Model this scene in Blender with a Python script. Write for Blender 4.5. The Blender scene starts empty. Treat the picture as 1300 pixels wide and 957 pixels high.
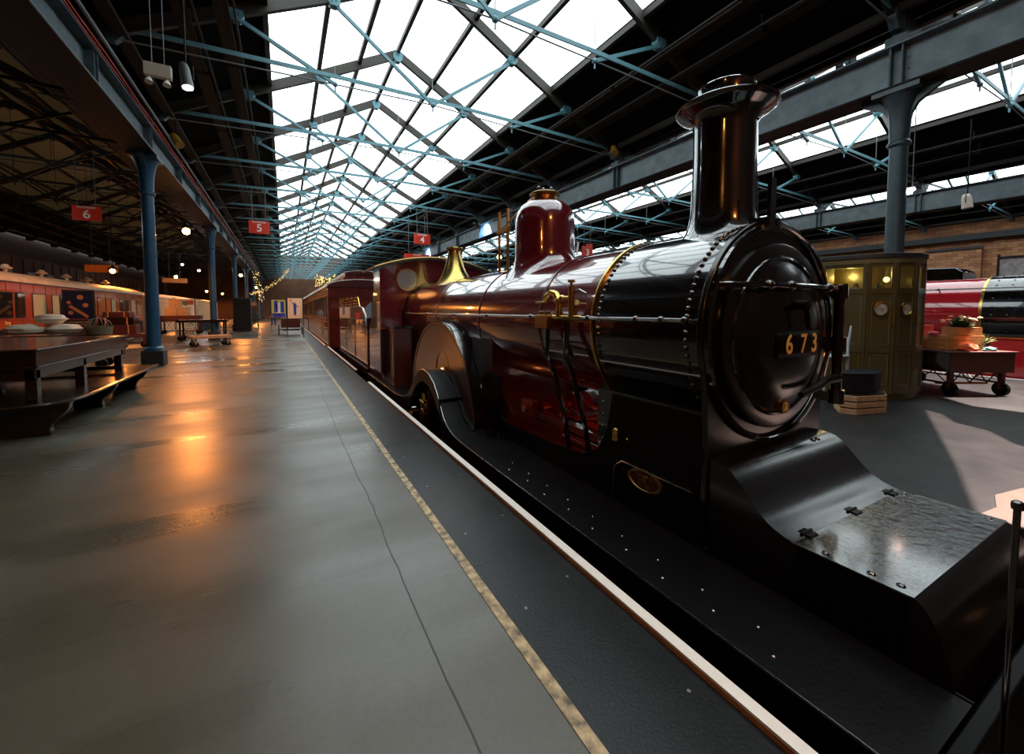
import bpy, bmesh, math, random
from mathutils import Vector, Matrix
random.seed(7)
PI = math.pi
scene = bpy.context.scene
COL = scene.collection
ORG = {}
ORD = ['nearest', 'second nearest', 'third', 'fourth', 'fifth', 'sixth', 'seventh', 'eighth', 'ninth', 'tenth', 'eleventh', 'twelfth']

# ------------------------------------------------------------------ materials
def mat(name, col, rough=.5, metal=0, coat=0, coatr=.05, spec=.5, emit=None, es=0, noise=None, bump=0, bscale=40, rvar=0):
    m = bpy.data.materials.new(name); m.use_nodes = True
    nt = m.node_tree; b = nt.nodes['Principled BSDF']
    b.inputs['Base Color'].default_value = (*col, 1)
    b.inputs['Roughness'].default_value = rough
    b.inputs['Metallic'].default_value = metal
    b.inputs['Coat Weight'].default_value = coat
    b.inputs['Coat Roughness'].default_value = coatr
    b.inputs['Specular IOR Level'].default_value = spec
    b.inputs['Coat IOR'].default_value = 1.72
    if emit:
        b.inputs['Emission Color'].default_value = (*emit, 1); b.inputs['Emission Strength'].default_value = es
    if noise or bump or rvar:
        tc = nt.nodes.new('ShaderNodeTexCoord')
    if noise:
        c2, sc, det = noise
        n = nt.nodes.new('ShaderNodeTexNoise'); n.inputs['Scale'].default_value = sc; n.inputs['Detail'].default_value = det
        nt.links.new(tc.outputs['Object'], n.inputs['Vector'])
        r = nt.nodes.new('ShaderNodeValToRGB'); r.color_ramp.elements[0].position = .35; r.color_ramp.elements[1].position = .68
        r.color_ramp.elements[0].color = (*col, 1); r.color_ramp.elements[1].color = (*c2, 1)
        nt.links.new(n.outputs['Fac'], r.inputs['Fac']); nt.links.new(r.outputs['Color'], b.inputs['Base Color'])
    if rvar:
        n = nt.nodes.new('ShaderNodeTexNoise'); n.inputs['Scale'].default_value = 3; n.inputs['Detail'].default_value = 6
        nt.links.new(tc.outputs['Object'], n.inputs['Vector'])
        mr = nt.nodes.new('ShaderNodeMapRange'); mr.inputs['To Min'].default_value = max(0, rough - rvar); mr.inputs['To Max'].default_value = rough + rvar
        nt.links.new(n.outputs['Fac'], mr.inputs['Value']); nt.links.new(mr.outputs['Result'], b.inputs['Roughness'])
    if bump:
        n = nt.nodes.new('ShaderNodeTexNoise'); n.inputs['Scale'].default_value = bscale; n.inputs['Detail'].default_value = 4
        nt.links.new(tc.outputs['Object'], n.inputs['Vector'])
        bp = nt.nodes.new('ShaderNodeBump'); bp.inputs['Strength'].default_value = bump; bp.inputs['Distance'].default_value = .01
        nt.links.new(n.outputs['Fac'], bp.inputs['Height']); nt.links.new(bp.outputs['Normal'], b.inputs['Normal'])
    return m

M = {}
M['steelblue'] = mat('blue_grey_paint', (.045, .08, .10), .5, noise=((.085, .125, .145), 6, 6), bump=.25, bscale=60)
M['girdergrey'] = mat('weathered_grey_blue_paint', (.11, .15, .175), .5, noise=((.19, .24, .27), 3, 7), bump=.3, bscale=60)
M['flangeshade'] = mat('shaded_flange_paint', (.014, .011, .010), .6, spec=.15)  # shade and warm tinge under the girders put into the flange colour
M['trussshade'] = mat('shaded_truss_paint', (.012, .018, .022), .6)  # shaded copy of the truss paints, the left hall's gloom painted in
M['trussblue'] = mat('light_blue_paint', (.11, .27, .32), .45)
M['columnblue'] = mat('column_blue_paint', (.010, .055, .11), .32, noise=((.018, .075, .135), 12, 4))
M['columnsteel'] = mat('column_grey_blue_paint', (.022, .042, .055), .4, noise=((.035, .06, .072), 8, 5))
M['colbase'] = mat('column_base_black', (.012, .014, .016), .5)
M['rafter'] = mat('dark_brown_timber', (.018, .014, .009), .6, noise=((.03, .023, .015), 20, 4))
M['deck'] = mat('dark_roof_boards', (.006, .005, .004), .9, spec=.05)
M['tray'] = mat('brown_cable_tray', (.042, .028, .020), .7, spec=.1)
M['rod'] = mat('grey_rod', (.16, .18, .19), .4)
M['conduit'] = mat('dark_conduit', (.022, .022, .022), .6, spec=.2)
M['blackgloss'] = mat('locomotive_black_enamel', (.003, .003, .0032),   .16, coat=1, coatr=.04, spec=.5, bump=.05, bscale=9)
M['blackmat'] = mat('locomotive_black_frame', (.002, .002, .002), .45, spec=.12)
M['blackplate'] = mat('black_footplate', (.0035, .0035, .0037), .4, spec=.14, rvar=.1, bump=.2, bscale=50)
M['flap'] = mat('worn_black_plate', (.006, .006, .0065), .2, spec=.6, coat=.7, coatr=.10, bump=1, bscale=22)
M['blackdoor'] = mat('locomotive_black_semigloss', (.0035, .003, .003), .25, coat=.4, coatr=.16, spec=.35, bump=.12, bscale=18)
M['crimson'] = mat('crimson_lake_enamel', (.095, .004, .008), .18, coat=1, coatr=.03, spec=.8, bump=.03, bscale=5)
M['crimsondark'] = mat('crimson_panel', (.045, .004, .005), .3, coat=.7, coatr=.08)
M['splash'] = mat('crimson_brown_splasher', (.075, .014, .008), .3, coat=.8, coatr=.12)
M['brass'] = mat('brass', (.62, .42, .12), .25, metal=1)
M['brassdull'] = mat('dull_brass', (.40, .24, .08), .35, metal=1)
M['steel'] = mat('polished_steel', (.55, .56, .57), .25, metal=1)
M['redmotion'] = mat('vermilion_motion_paint', (.22, .014, .006), .35, coat=.4)
M['gold'] = mat('gold_lettering', (.62, .30, .05), .5)
M['letter'] = mat('gold_letter_paint', (.85, .55, .14), .45)
M['white'] = mat('white_paint', (.80, .78, .70), .5)
M['cream'] = mat('cream_roof_paint', (.62, .50, .34), .6, noise=((.5, .38, .24), 4, 4))
M['creamvan'] = mat('cream_van_paint', (.52, .45, .28), .55)
M['coach'] = mat('crimson_coach_enamel', (.34, .05, .014), .25, coat=.6, coatr=.08)
M['coachR'] = mat('maroon_coach_enamel', (.11, .010, .007), .22, coat=.8, coatr=.05)
M['lining'] = mat('yellow_lining', (.65, .38, .08), .5)
M['liningdim'] = mat('dull_lining', (.16, .035, .012), .5)
M['blind'] = mat('window_blind', (.42, .38, .20), .7)
M['darkwood'] = mat('dark_polished_wood', (.007, .003, .0015), .25, coat=.45, coatr=.1, spec=.3, noise=((.02, .008, .004), 9, 5))
M['wood'] = mat('pale_crate_wood', (.27, .16, .08), .6, noise=((.4, .25, .13), 14, 5))
M['trolley'] = mat('trolley_red_brown', (.06, .011, .006), .45)
M['orangewood'] = mat('orange_crate_wood', (.36, .14, .035), .6, noise=((.5, .22, .06), 14, 5))
M['olive'] = mat('olive_green_paint', (.050, .037, .008), .38, coat=.3, coatr=.2)
M['olivelight'] = mat('olive_green_moulding', (.10, .085, .035), .35, coat=.3)
M['sign'] = mat('red_sign', (.62, .035, .014), .4)
M['signwhite'] = mat('white_lettering', (.9, .9, .85), .5)
M['black'] = mat('plain_black', (.006, .006, .006), .5)
M['plateblack'] = mat('number_plate_black', (.002, .002, .002), .5, spec=.1)
M['rubber'] = mat('rubber_black', (.01, .01, .01), .8)
M['charcoal'] = mat('charcoal_ribbed_plastic', (.005, .006, .008), .6, spec=.2)
M['beige'] = mat('beige_boards', (.055, .04, .022), .6, noise=((.04, .03, .016), 8, 5))
M['ballast'] = mat('dark_ballast', (.018, .016, .014), .9, bump=1, bscale=30)
M['sack'] = mat('white_sack_cloth', (.7, .6, .45), .8, bump=.5, bscale=20)
M['wicker'] = mat('wicker', (.16, .12, .06), .7, bump=1, bscale=90)
M['leaf'] = mat('green_leaves', (.045, .11, .03), .5)
M['leafpale'] = mat('spiky_leaves', (.14, .2, .07), .5)
M['petal'] = mat('pale_orange_petals', (.8, .38, .16), .6)
M['petalw'] = mat('cream_petals', (.8, .68, .3), .6)
M['pink'] = mat('pink_cloth', (.6, .05, .09), .7)
M['orange'] = mat('orange_red_cloth', (.55, .09, .02), .7)
M['teal'] = mat('teal_cloth', (.06, .2, .17), .7)
M['chairblue'] = mat('pale_blue_chair_paint', (.3, .4, .44), .4)
M['fixture'] = mat('beige_fixture', (.5, .45, .36), .5)
M['spotgrey'] = mat('spotlight_grey', (.06, .065, .065), .4)
M['amber'] = mat('amber_fixture', (.32, .17, .02), .4)
M['navy'] = mat('poster_navy', (.008, .012, .035), .25)
M['posterblue'] = mat('poster_blue', (.03, .04, .35), .4)
M['postercream'] = mat('poster_cream', (.78, .62, .38), .5)
M['posteryel'] = mat('poster_yellow', (.65, .5, .1), .5)
M['posterred'] = mat('poster_red', (.6, .06, .04), .5)
M['postergold'] = mat('poster_gold', (.28, .12, .04), .5)
M['greenp'] = mat('poster_green', (.1, .3, .06), .5)
M['pencil'] = mat('picture_grey', (.28, .26, .27), .5, noise=((.45, .42, .42), 10, 6))
M['skin'] = mat('skin', (.5, .3, .2), .6)
M['jacket'] = mat('dark_jacket', (.012, .012, .02), .8)
M['jeans'] = mat('blue_trousers', (.03, .05, .14), .8)
M['hair'] = mat('brown_hair', (.03, .015, .01), .7)
def emis(name, col, s): return mat(name, (0, 0, 0), 1, emit=col, es=s, spec=0)
M['bulbw'] = emis('warm_bulb', (1, .40, .08), 110)
M['bulbc'] = emis('cool_bulb', (.85, .95, 1), 60)
M['bulbp'] = emis('pink_white_bulb', (1, .75, .65), 25)
M['bulbsmall'] = emis('fairy_bulb', (1, .62, .2), 2.6)
M['bulbk'] = emis('yellow_bulb', (1, .62, .12), 14)

def glass(name, tint=(.9, .95, .95), refl=.12, rough=.02):
    m = bpy.data.materials.new(name); m.use_nodes = True; nt = m.node_tree; nt.nodes.clear()
    o = nt.nodes.new('ShaderNodeOutputMaterial'); mx = nt.nodes.new('ShaderNodeMixShader')
    t = nt.nodes.new('ShaderNodeBsdfTransparent'); g = nt.nodes.new('ShaderNodeBsdfGlossy')
    t.inputs['Color'].default_value = (*tint, 1); g.inputs['Roughness'].default_value = rough
    mx.inputs['Fac'].default_value = refl
    nt.links.new(t.outputs[0], mx.inputs[1]); nt.links.new(g.outputs[0], mx.inputs[2]); nt.links.new(mx.outputs[0], o.inputs[0])
    return m
M['skyglass'] = glass('roof_glass', (.93, .97, .97), .04)
M['skyglass_dim'] = glass('dimmed_roof_glass', (.006, .0035, .0013), .04, .35)  # near-opaque tint puts the left hall's dim orange-lit panes into the glass
M['glass'] = glass('clear_glass', (.8, .85, .8), .12)
M['sheenglass'] = mat('porthole_glass', (.42, .42, .38), .2, coat=1, noise=((.12, .12, .1), 9, 3))  # pale diffuse tone stands for the white reflection in the portholes
M['spectacle'] = mat('spectacle_glass', (.42, .43, .42), .14, metal=.6, bump=.3, bscale=12)
M['coachglass'] = mat('coach_window_glass', (.012, .012, .008), .08, coat=1)

def concrete():
    m = bpy.data.materials.new('polished_concrete'); m.use_nodes = True; nt = m.node_tree; b = nt.nodes['Principled BSDF']
    tc = nt.nodes.new('ShaderNodeTexCoord')
    mp = nt.nodes.new('ShaderNodeMapping'); mp.inputs['Scale'].default_value = (1, .55, 1); nt.links.new(tc.outputs['Object'], mp.inputs[0])
    n1 = nt.nodes.new('ShaderNodeTexNoise'); n1.inputs['Scale'].default_value = .9; n1.inputs['Detail'].default_value = 7; n1.inputs['Roughness'].default_value = .6
    nt.links.new(mp.outputs[0], n1.inputs['Vector'])
    n2 = nt.nodes.new('ShaderNodeTexNoise'); n2.inputs['Scale'].default_value = 45; n2.inputs['Detail'].default_value = 5
    nt.links.new(tc.outputs['Object'], n2.inputs['Vector'])
    r = nt.nodes.new('ShaderNodeValToRGB'); e = r.color_ramp.elements
    e[0].position = .32; e[0].color = (.058, .051, .034, 1); e[1].position = .70; e[1].color = (.105, .102, .086, 1)
    e2 = e.new(.52); e2.color = (.073, .066, .047, 1)
    nt.links.new(n1.outputs['Fac'], r.inputs['Fac'])
    mx = nt.nodes.new('ShaderNodeMixRGB'); mx.blend_type = 'MULTIPLY'; mx.inputs[0].default_value = .5
    r2 = nt.nodes.new('ShaderNodeValToRGB'); r2.color_ramp.elements[0].position = .3; r2.color_ramp.elements[0].color = (.65, .65, .65, 1); r2.color_ramp.elements[1].position = .6
    nt.links.new(n2.outputs['Fac'], r2.inputs['Fac']); nt.links.new(r.outputs[0], mx.inputs[1]); nt.links.new(r2.outputs[0], mx.inputs[2])
    nt.links.new(mx.outputs[0], b.inputs['Base Color'])
    # transverse worn sheen bands
    w = nt.nodes.new('ShaderNodeMapping'); w.inputs['Scale'].default_value = (.22, 1.25, 1); w.inputs['Rotation'].default_value = (0, 0, .12); nt.links.new(tc.outputs['Object'], w.inputs[0])
    n3 = nt.nodes.new('ShaderNodeTexNoise'); n3.inputs['Scale'].default_value = 1.0; n3.inputs['Detail'].default_value = 5; nt.links.new(w.outputs[0], n3.inputs['Vector'])
    mr = nt.nodes.new('ShaderNodeMapRange'); mr.inputs['From Min'].default_value = .34; mr.inputs['From Max'].default_value = .70
    mr.inputs['To Min'].default_value = .20; mr.inputs['To Max'].default_value = .52
    nt.links.new(n3.outputs['Fac'], mr.inputs['Value']); nt.links.new(mr.outputs[0], b.inputs['Roughness'])
    b.inputs['Specular IOR Level'].default_value = .5
    bp = nt.nodes.new('ShaderNodeBump'); bp.inputs['Strength'].default_value = .05; bp.inputs['Distance'].default_value = .02
    nt.links.new(n3.outputs['Fac'], bp.inputs['Height']); nt.links.new(bp.outputs[0], b.inputs['Normal'])
    return m
M['concrete'] = concrete()
M['darkboard'] = mat('dark_ramp_boards', (.007, .008, .0085), .36, spec=.25, noise=((.011, .0125, .013), 2.5, 6), rvar=.08, bump=.15, bscale=70)
M['darkfloor'] = mat('dark_asphalt_floor', (.007, .008, .008), .48, spec=.22, noise=((.014, .0145, .0135), 2, 7), rvar=.12, bump=.15, bscale=60)
M['stripwood'] = mat('worn_wooden_strip', (.55, .42, .22), .6, noise=((.07, .055, .035), 18, 8))
def brick():
    m = bpy.data.materials.new('brick_wall'); m.use_nodes = True; nt = m.node_tree; b = nt.nodes['Principled BSDF']
    tc = nt.nodes.new('ShaderNodeTexCoord'); mp = nt.nodes.new('ShaderNodeMapping'); mp.inputs['Rotation'].default_value = (PI/2, 0, PI/2)
    nt.links.new(tc.outputs['Object'], mp.inputs[0])
    sx = nt.nodes.new('ShaderNodeSeparateXYZ'); nt.links.new(tc.outputs['Object'], sx.inputs[0])
    ad = nt.nodes.new('ShaderNodeMath'); nt.links.new(sx.outputs['X'], ad.inputs[0]); nt.links.new(sx.outputs['Y'], ad.inputs[1])
    cb = nt.nodes.new('ShaderNodeCombineXYZ'); nt.links.new(ad.outputs[0], cb.inputs[0]); nt.links.new(sx.outputs['Z'], cb.inputs[1])
    t = nt.nodes.new('ShaderNodeTexBrick'); t.inputs['Color1'].default_value = (.30, .10, .045, 1); t.inputs['Color2'].default_value = (.48, .23, .10, 1)
    t.inputs['Mortar'].default_value = (.12, .085, .055, 1); t.inputs['Scale'].default_value = 1; t.inputs['Brick Width'].default_value = .5; t.inputs['Row Height'].default_value = .16; t.inputs['Mortar Size'].default_value = .012
    nt.links.new(cb.outputs[0], t.inputs['Vector'])
    nz = nt.nodes.new('ShaderNodeTexNoise'); nz.inputs['Scale'].default_value = 1.4; nz.inputs['Detail'].default_value = 6; nt.links.new(tc.outputs['Object'], nz.inputs['Vector'])
    mx = nt.nodes.new('ShaderNodeMixRGB'); mx.blend_type = 'OVERLAY'; mx.inputs[0].default_value = .6
    nt.links.new(t.outputs[0], mx.inputs[1]); nt.links.new(nz.outputs['Fac'], mx.inputs[2]); nt.links.new(mx.outputs[0], b.inputs['Base Color'])
    b.inputs['Roughness'].default_value = .85
    return m
M['brick'] = brick()
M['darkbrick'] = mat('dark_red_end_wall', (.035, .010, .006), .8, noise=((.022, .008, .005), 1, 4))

M['endbricklit'] = mat('lit_end_wall', (.12, .045, .018), .8, noise=((.07, .028, .012), .6, 4))  # orange-brown lamplight on the far wall put into its colour
# ------------------------------------------------------------------ mesh builder
class MB:
    def __init__(s): s.bm = bmesh.new()
    def quadgrid(s, rows, closed=False, cap0=False, cap1=False, smooth=True):
        vs = [[s.bm.verts.new(p) for p in r] for r in rows]
        n = len(rows[0])
        for i in range(len(vs)-1):
            for j in range(n if closed else n-1):
                f = s.bm.faces.new((vs[i][j], vs[i][(j+1) % n], vs[i+1][(j+1) % n], vs[i+1][j])); f.smooth = smooth
        if cap0: s.bm.faces.new(list(reversed(vs[0])))
        if cap1: s.bm.faces.new(vs[-1])
        return s
    def box(s, x0, x1, y0, y1, z0, z1):
        if x0 > x1: x0, x1 = x1, x0
        if y0 > y1: y0, y1 = y1, y0
        if z0 > z1: z0, z1 = z1, z0
        v = [s.bm.verts.new(p) for p in ((x0,y0,z0),(x1,y0,z0),(x1,y1,z0),(x0,y1,z0),(x0,y0,z1),(x1,y0,z1),(x1,y1,z1),(x0,y1,z1))]
        for f in ((3,2,1,0),(4,5,6,7),(0,1,5,4),(1,2,6,5),(2,3,7,6),(3,0,4,7)): s.bm.faces.new([v[i] for i in f])
        return s
    def obox(s, c, d, u, half):
        # oriented box: centre c, axes d(length) u(up), half sizes (l,w,h)
        d = Vector(d).normalized(); u = Vector(u); w = d.cross(u).normalized(); u = w.cross(d).normalized(); c = Vector(c)
        v = []
        for k in (-1, 1):
            for (a, b) in ((-1,-1),(1,-1),(1,1),(-1,1)):
                v.append(s.bm.verts.new(c + d*half[0]*a + w*half[1]*b + u*half[2]*k))
        for f in ((3,2,1,0),(4,5,6,7),(0,1,5,4),(1,2,6,5),(2,3,7,6),(3,0,4,7)): s.bm.faces.new([v[i] for i in f])
        return s
    def bar(s, a, b, w, h, up=(0,0,1)):
        a = Vector(a); b = Vector(b)
        if abs((b-a).normalized().dot(Vector(up))) > .99: up = (0,1,0)
        return s.obox((a+b)/2, b-a, up, ((b-a).length/2, w/2, h/2))
    def cyl(s, a, b, r, r2=None, n=12, smooth=True):
        a = Vector(a); b = Vector(b); r2 = r if r2 is None else r2
        d = (b-a).normalized(); t = Vector((0,0,1)) if abs(d.z) < .9 else Vector((1,0,0))
        u = d.cross(t).normalized(); w = d.cross(u)
        rows = [[c + u*rr*math.cos(2*PI*i/n) + w*rr*math.sin(2*PI*i/n) for i in range(n)] for c, rr in ((a, r), (b, r2))]
        return s.quadgrid(rows, True, True, True, smooth)
    def tube(s, pts, r, n=8):
        pts = [Vector(p) for p in pts]; rows = []
        for i, p in enumerate(pts):
            d = (pts[min(i+1, len(pts)-1)] - pts[max(i-1, 0)]).normalized()
            t = Vector((0,0,1)) if abs(d.z) < .9 else Vector((0,1,0))
            u = d.cross(t).normalized(); w = d.cross(u)
            rr = r[i] if isinstance(r, (list, tuple)) else r
            rows.append([p + u*rr*math.cos(2*PI*k/n) + w*rr*math.sin(2*PI*k/n) for k in range(n)])
        return s.quadgrid(rows, True, True, True)
    def lathe(s, prof, c, axis='Z', n=32, cap=True):
        # prof list of (r, h)
        rows = []
        for r, h in prof:
            row = []
            for i in range(n):
                a = 2*PI*i/n
                x, y = r*math.cos(a), r*math.sin(a)
                if axis == 'Z': row.append((c[0]+x, c[1]+y, c[2]+h))
                elif axis == 'Y': row.append((c[0]+x, c[1]+h, c[2]-y))
                else: row.append((c[0]+h, c[1]+x, c[2]+y))
            rows.append(row)
        return s.quadgrid(rows, True, cap, cap)
    def prism(s, poly, a0, a1, axis='X', smooth=False):
        # poly in the plane normal to axis; axis X: (y,z); Y: (x,z); Z: (x,y)
        def P(p, a):
            return (a, p[0], p[1]) if axis == 'X' else ((p[0], a, p[1]) if axis == 'Y' else (p[0], p[1], a))
        A = [s.bm.verts.new(P(p, a0)) for p in poly]; B = [s.bm.verts.new(P(p, a1)) for p in poly]; n = len(poly)
        for i in range(n):
            f = s.bm.faces.new((A[i], A[(i+1) % n], B[(i+1) % n], B[i])); f.smooth = smooth
        s.bm.faces.new(list(reversed(A))); s.bm.faces.new(B)
        return s
    def sphere(s, c, r, n=12, sc=(1,1,1)):
        m = Matrix.Translation(c) @ Matrix.Diagonal((r*sc[0], r*sc[1], r*sc[2], 1))
        g = bmesh.ops.create_uvsphere(s.bm, u_segments=n, v_segments=max(6, n//2+2), radius=1, matrix=m)
        for v in g['verts']:
            for f in v.link_faces: f.smooth = True
        return s
    def rivet(s, c, r=.012, h=.008, nrm=(0,0,1)):
        c = Vector(c); d = Vector(nrm).normalized(); t = Vector((0,0,1)) if abs(d.z) < .9 else Vector((1,0,0))
        u = d.cross(t).normalized(); w = d.cross(u)
        rows = [[c + d*hh + (u*math.cos(2*PI*i/8) + w*math.sin(2*PI*i/8))*rr for i in range(8)] for rr, hh in ((r, 0), (r*.8, h*.6), (r*.35, h))]
        return s.quadgrid(rows, True, False, True)
    def build(s, name, m, parent=None, bevel=0, sub=0, angle=None):
        bmesh.ops.recalc_face_normals(s.bm, faces=s.bm.faces)
        o3 = Vector((0,0,0))
        if parent is not None: o3 = ORG[parent.name]; bmesh.ops.translate(s.bm, verts=s.bm.verts, vec=-o3)
        me = bpy.data.meshes.new(name); s.bm.to_mesh(me); s.bm.free(); me.set_sharp_from_angle(angle=.62)
        me.materials.append(M[m] if isinstance(m, str) else m)
        o = bpy.data.objects.new(name, me); COL.objects.link(o)
        if parent is not None: o.parent = parent
        ORG[o.name] = o3
        if bevel:
            b = o.modifiers.new('b', 'BEVEL'); b.width = bevel; b.segments = 2; b.limit_method = 'ANGLE'
        if sub:
            b = o.modifiers.new('s', 'SUBSURF'); b.levels = sub; b.render_levels = sub
        return o
def each(name, m, parent, calls, maxn=100):
    for meth, args in calls[:maxn]:
        b = MB(); getattr(b, meth)(*args); b.build(name, m, parent)
def thing(name, label, cat, loc=(0,0,0), group=None):
    o = bpy.data.objects.new(name, None); COL.objects.link(o); o.location = loc; o.empty_display_size = .1
    ORG[o.name] = Vector(loc); o['label'] = label; o['category'] = cat
    if group: o['group'] = group
    return o
def tag(o, label, cat, group=None):
    o['label'] = label; o['category'] = cat
    if group: o['group'] = group
    return o
def struct(o): o['kind'] = 'structure'; return o
def dup(root, loc=None, label=None, group=None, rotz=None):
    def cp(o, par):
        c = o.copy(); COL.objects.link(c); ORG[c.name] = ORG.get(o.name, Vector((0,0,0)))
        if par is not None: c.parent = par
        for ch in kids.get(o.name, []): cp(ch, c)
        return c
    kids = {}
    for q in list(COL.objects):
        if q.parent: kids.setdefault(q.parent.name, []).append(q)
    r = cp(root, None)
    if loc is not None: r.location = loc; ORG[r.name] = Vector(loc)
    if rotz is not None: r.rotation_euler = (0, 0, rotz)
    if label: r['label'] = label
    if group: r['group'] = group
    return r
def text(txt, name, size, m, parent, loc, rot, ext=.002, align='CENTER', xs=1.0):
    cu = bpy.data.curves.new('t', 'FONT'); cu.body = txt; cu.size = size; cu.extrude = ext; cu.align_x = align; cu.align_y = 'CENTER'; cu.offset = size*.012
    t = bpy.data.objects.new('t', cu); COL.objects.link(t)
    dg = bpy.context.evaluated_depsgraph_get(); me = bpy.data.meshes.new_from_object(t.evaluated_get(dg))
    bpy.data.objects.remove(t)
    from mathutils import Euler
    mt = Matrix.Translation(Vector(loc) - ORG[parent.name]) @ Euler(rot).to_matrix().to_4x4() @ Matrix.Diagonal((xs, 1, 1, 1))
    me.transform(mt); me.materials.clear(); me.materials.append(M[m])
    o = bpy.data.objects.new(name, me); COL.objects.link(o); o.parent = parent; ORG[o.name] = ORG[parent.name]
    return o
def light(kind, name, loc, energy, col=(1,1,1), size=.05, rot=None, parent=None, **kw):
    l = bpy.data.lights.new(name, kind); l.energy = energy; l.color = col
    if kind in ('POINT', 'SPOT'): l.shadow_soft_size = size
    for k, v in kw.items(): setattr(l, k, v)
    o = bpy.data.objects.new(name, l); COL.objects.link(o); o.location = loc
    if rot: o.rotation_euler = rot
    return o
def lerp(a, b, t): return a + (b-a)*t

# ------------------------------------------------------------------ the hall
YN, YF = -3.2, 84.0
XW0, XW1 = -16.6, 36.9
CEN = {'L': -9.75, 'A': 3.57, 'B': 16.89, 'C': 30.2}
TY0, TS = 14.4577, 3.672
# floors
struct(MB().box(-7.25, .87, YN, YF, -1.4, 0).build('floor', 'concrete'))
struct(MB().box(.925, 1.47, YN, YF, -1.4, 0).build('floor', 'darkboard'))
struct(MB().box(4.40, 13.95, YN, YF, -1.4, 0).build('floor', 'darkfloor'))
struct(MB().box(16.95, XW1, YN, YF, -1.4, 0).build('floor', 'darkfloor'))
struct(MB().box(XW0, -10.3, YN, YF, -1.4, 0).build('floor', 'concrete'))
struct(MB().box(XW0, XW1, YN, YF, -1.5, -1.36).build('floor', 'ballast'))
g = MB().prism([(4.41, -3), (5.4, -3), (5.4, .9), (5.0, .97), (4.7, .9), (4.41, .93)], .0005, .006, 'Z').build('trim_1', 'beige'); struct(g)
# wooden strip, kerb
struct(MB().box(.87, .925, YN, YF, -1.4, .004).build('trim_2', 'stripwood'))
k = MB()
for (a, b, x) in ((YN, 8.7, 1.512), (10.75, 18.3, 1.55), (18.9, YF, 1.49)):
    k.box(x-.055, x, a, b, .022, .034)
k.box(1.455, 1.512, 8.7, 8.76, .022, .034)
struct(k.build('trim_3', 'white'))
k = MB()
for (a, b, x) in ((YN, 8.7, 1.512), (10.75, 18.3, 1.55), (18.9, YF, 1.49)):
    k.box(x-.055, x-.001, a, b, .0, .0218)
struct(k.build('trim_4', 'orangewood'))
# crack in the concrete, joints and studs of the boards
ck = MB(); pts = []
y = .8; x = .557
while y < 9:
    x += random.uniform(-.008, .009); x = max(.54, min(.59, x)); pts.append((x, y)); y += .12
for (p, q) in zip(pts, pts[1:]):
    w = .0035
    ck.prism([(p[0]-w, p[1]), (p[0]+w, p[1]), (q[0]+w, q[1]), (q[0]-w, q[1])], .0004, .0016, 'Z')
struct(ck.build('trim_5', 'black'))
jt = MB(); st = MB()
for i in range(-2, 9):
    yy = 2.16 + i*2.44
    jt.box(.93, 1.455, yy-.003, yy+.003, .0002, .0012)
    for yy2 in (yy+.35, yy+1.2, yy+2.0):
        st.rivet((1.03, yy2, .0005), .011, .004); st.rivet((1.36, yy2+.1, .0005), .009, .004)
struct(jt.build('trim_6', 'black')); struct(st.build('trim_7', 'rod'))
# white line on left platform edge
struct(MB().box(-7.25, -7.1, YN, YF, .0003, .004).build('trim_8', 'white'))
struct(MB().box(13.72, 13.95, YN, YF, .0003, .006).build('trim_9', 'white'))
# rails
for xc in (2.92, -8.95, 15.45):
    for sx in (-.7525, .7525):
        r = MB().box(xc+sx-.035, xc+sx+.035, YN+.1, YF-.1, -1.245, -1.2).box(xc+sx-.01, xc+sx+.01, YN+.1, YF-.1, -1.33, -1.245).box(xc+sx-.065, xc+sx+.065, YN+.1, YF-.1, -1.36, -1.33).build('rail', 'steel')
        tag(r, {2.92: 'steel rail under the crimson locomotive numbered 673', -8.95: 'steel rail under the red coach at the far left', 15.45: 'steel rail under the red locomotive at the far right'}[xc] + (', platform side' if (sx < 0) != (xc < 0) else ', outer side'), 'rail')
# walls
struct(MB().box(XW0-.3, XW1+.3, YF, YF+.3, -1.4, 11.2).build('wall_far', 'endbricklit'))
struct(MB().box(XW0-.3, XW1+.3, YN-.3, YN, -1.4, 11.2).build('wall_near', 'darkbrick'))
struct(MB().box(XW0-.3, XW0, YN, YF, -1.4, 7.2).build('wall_left', 'darkbrick'))
struct(MB().box(XW1, XW1+.3, YN, YF, -1.4, 7.2).build('wall_right', 'brick'))
p = MB()
for i in range(-1, 14): p.box(XW1-.35, XW1, 2.2+i*6.0, 4.6+i*6.0, -.0, 5.2)
struct(p.build('trim_10', 'brick'))
p = MB().box(XW1-.5, XW1, YN, YF, 5.75, 6.1)
for i in range(-1, 14): p.box(XW1-.45, XW1-.34, 2.1+i*6.0, 4.7+i*6.0, 5.2, 5.34)
struct(p.build('trim_11', 'colbase'))

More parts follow.
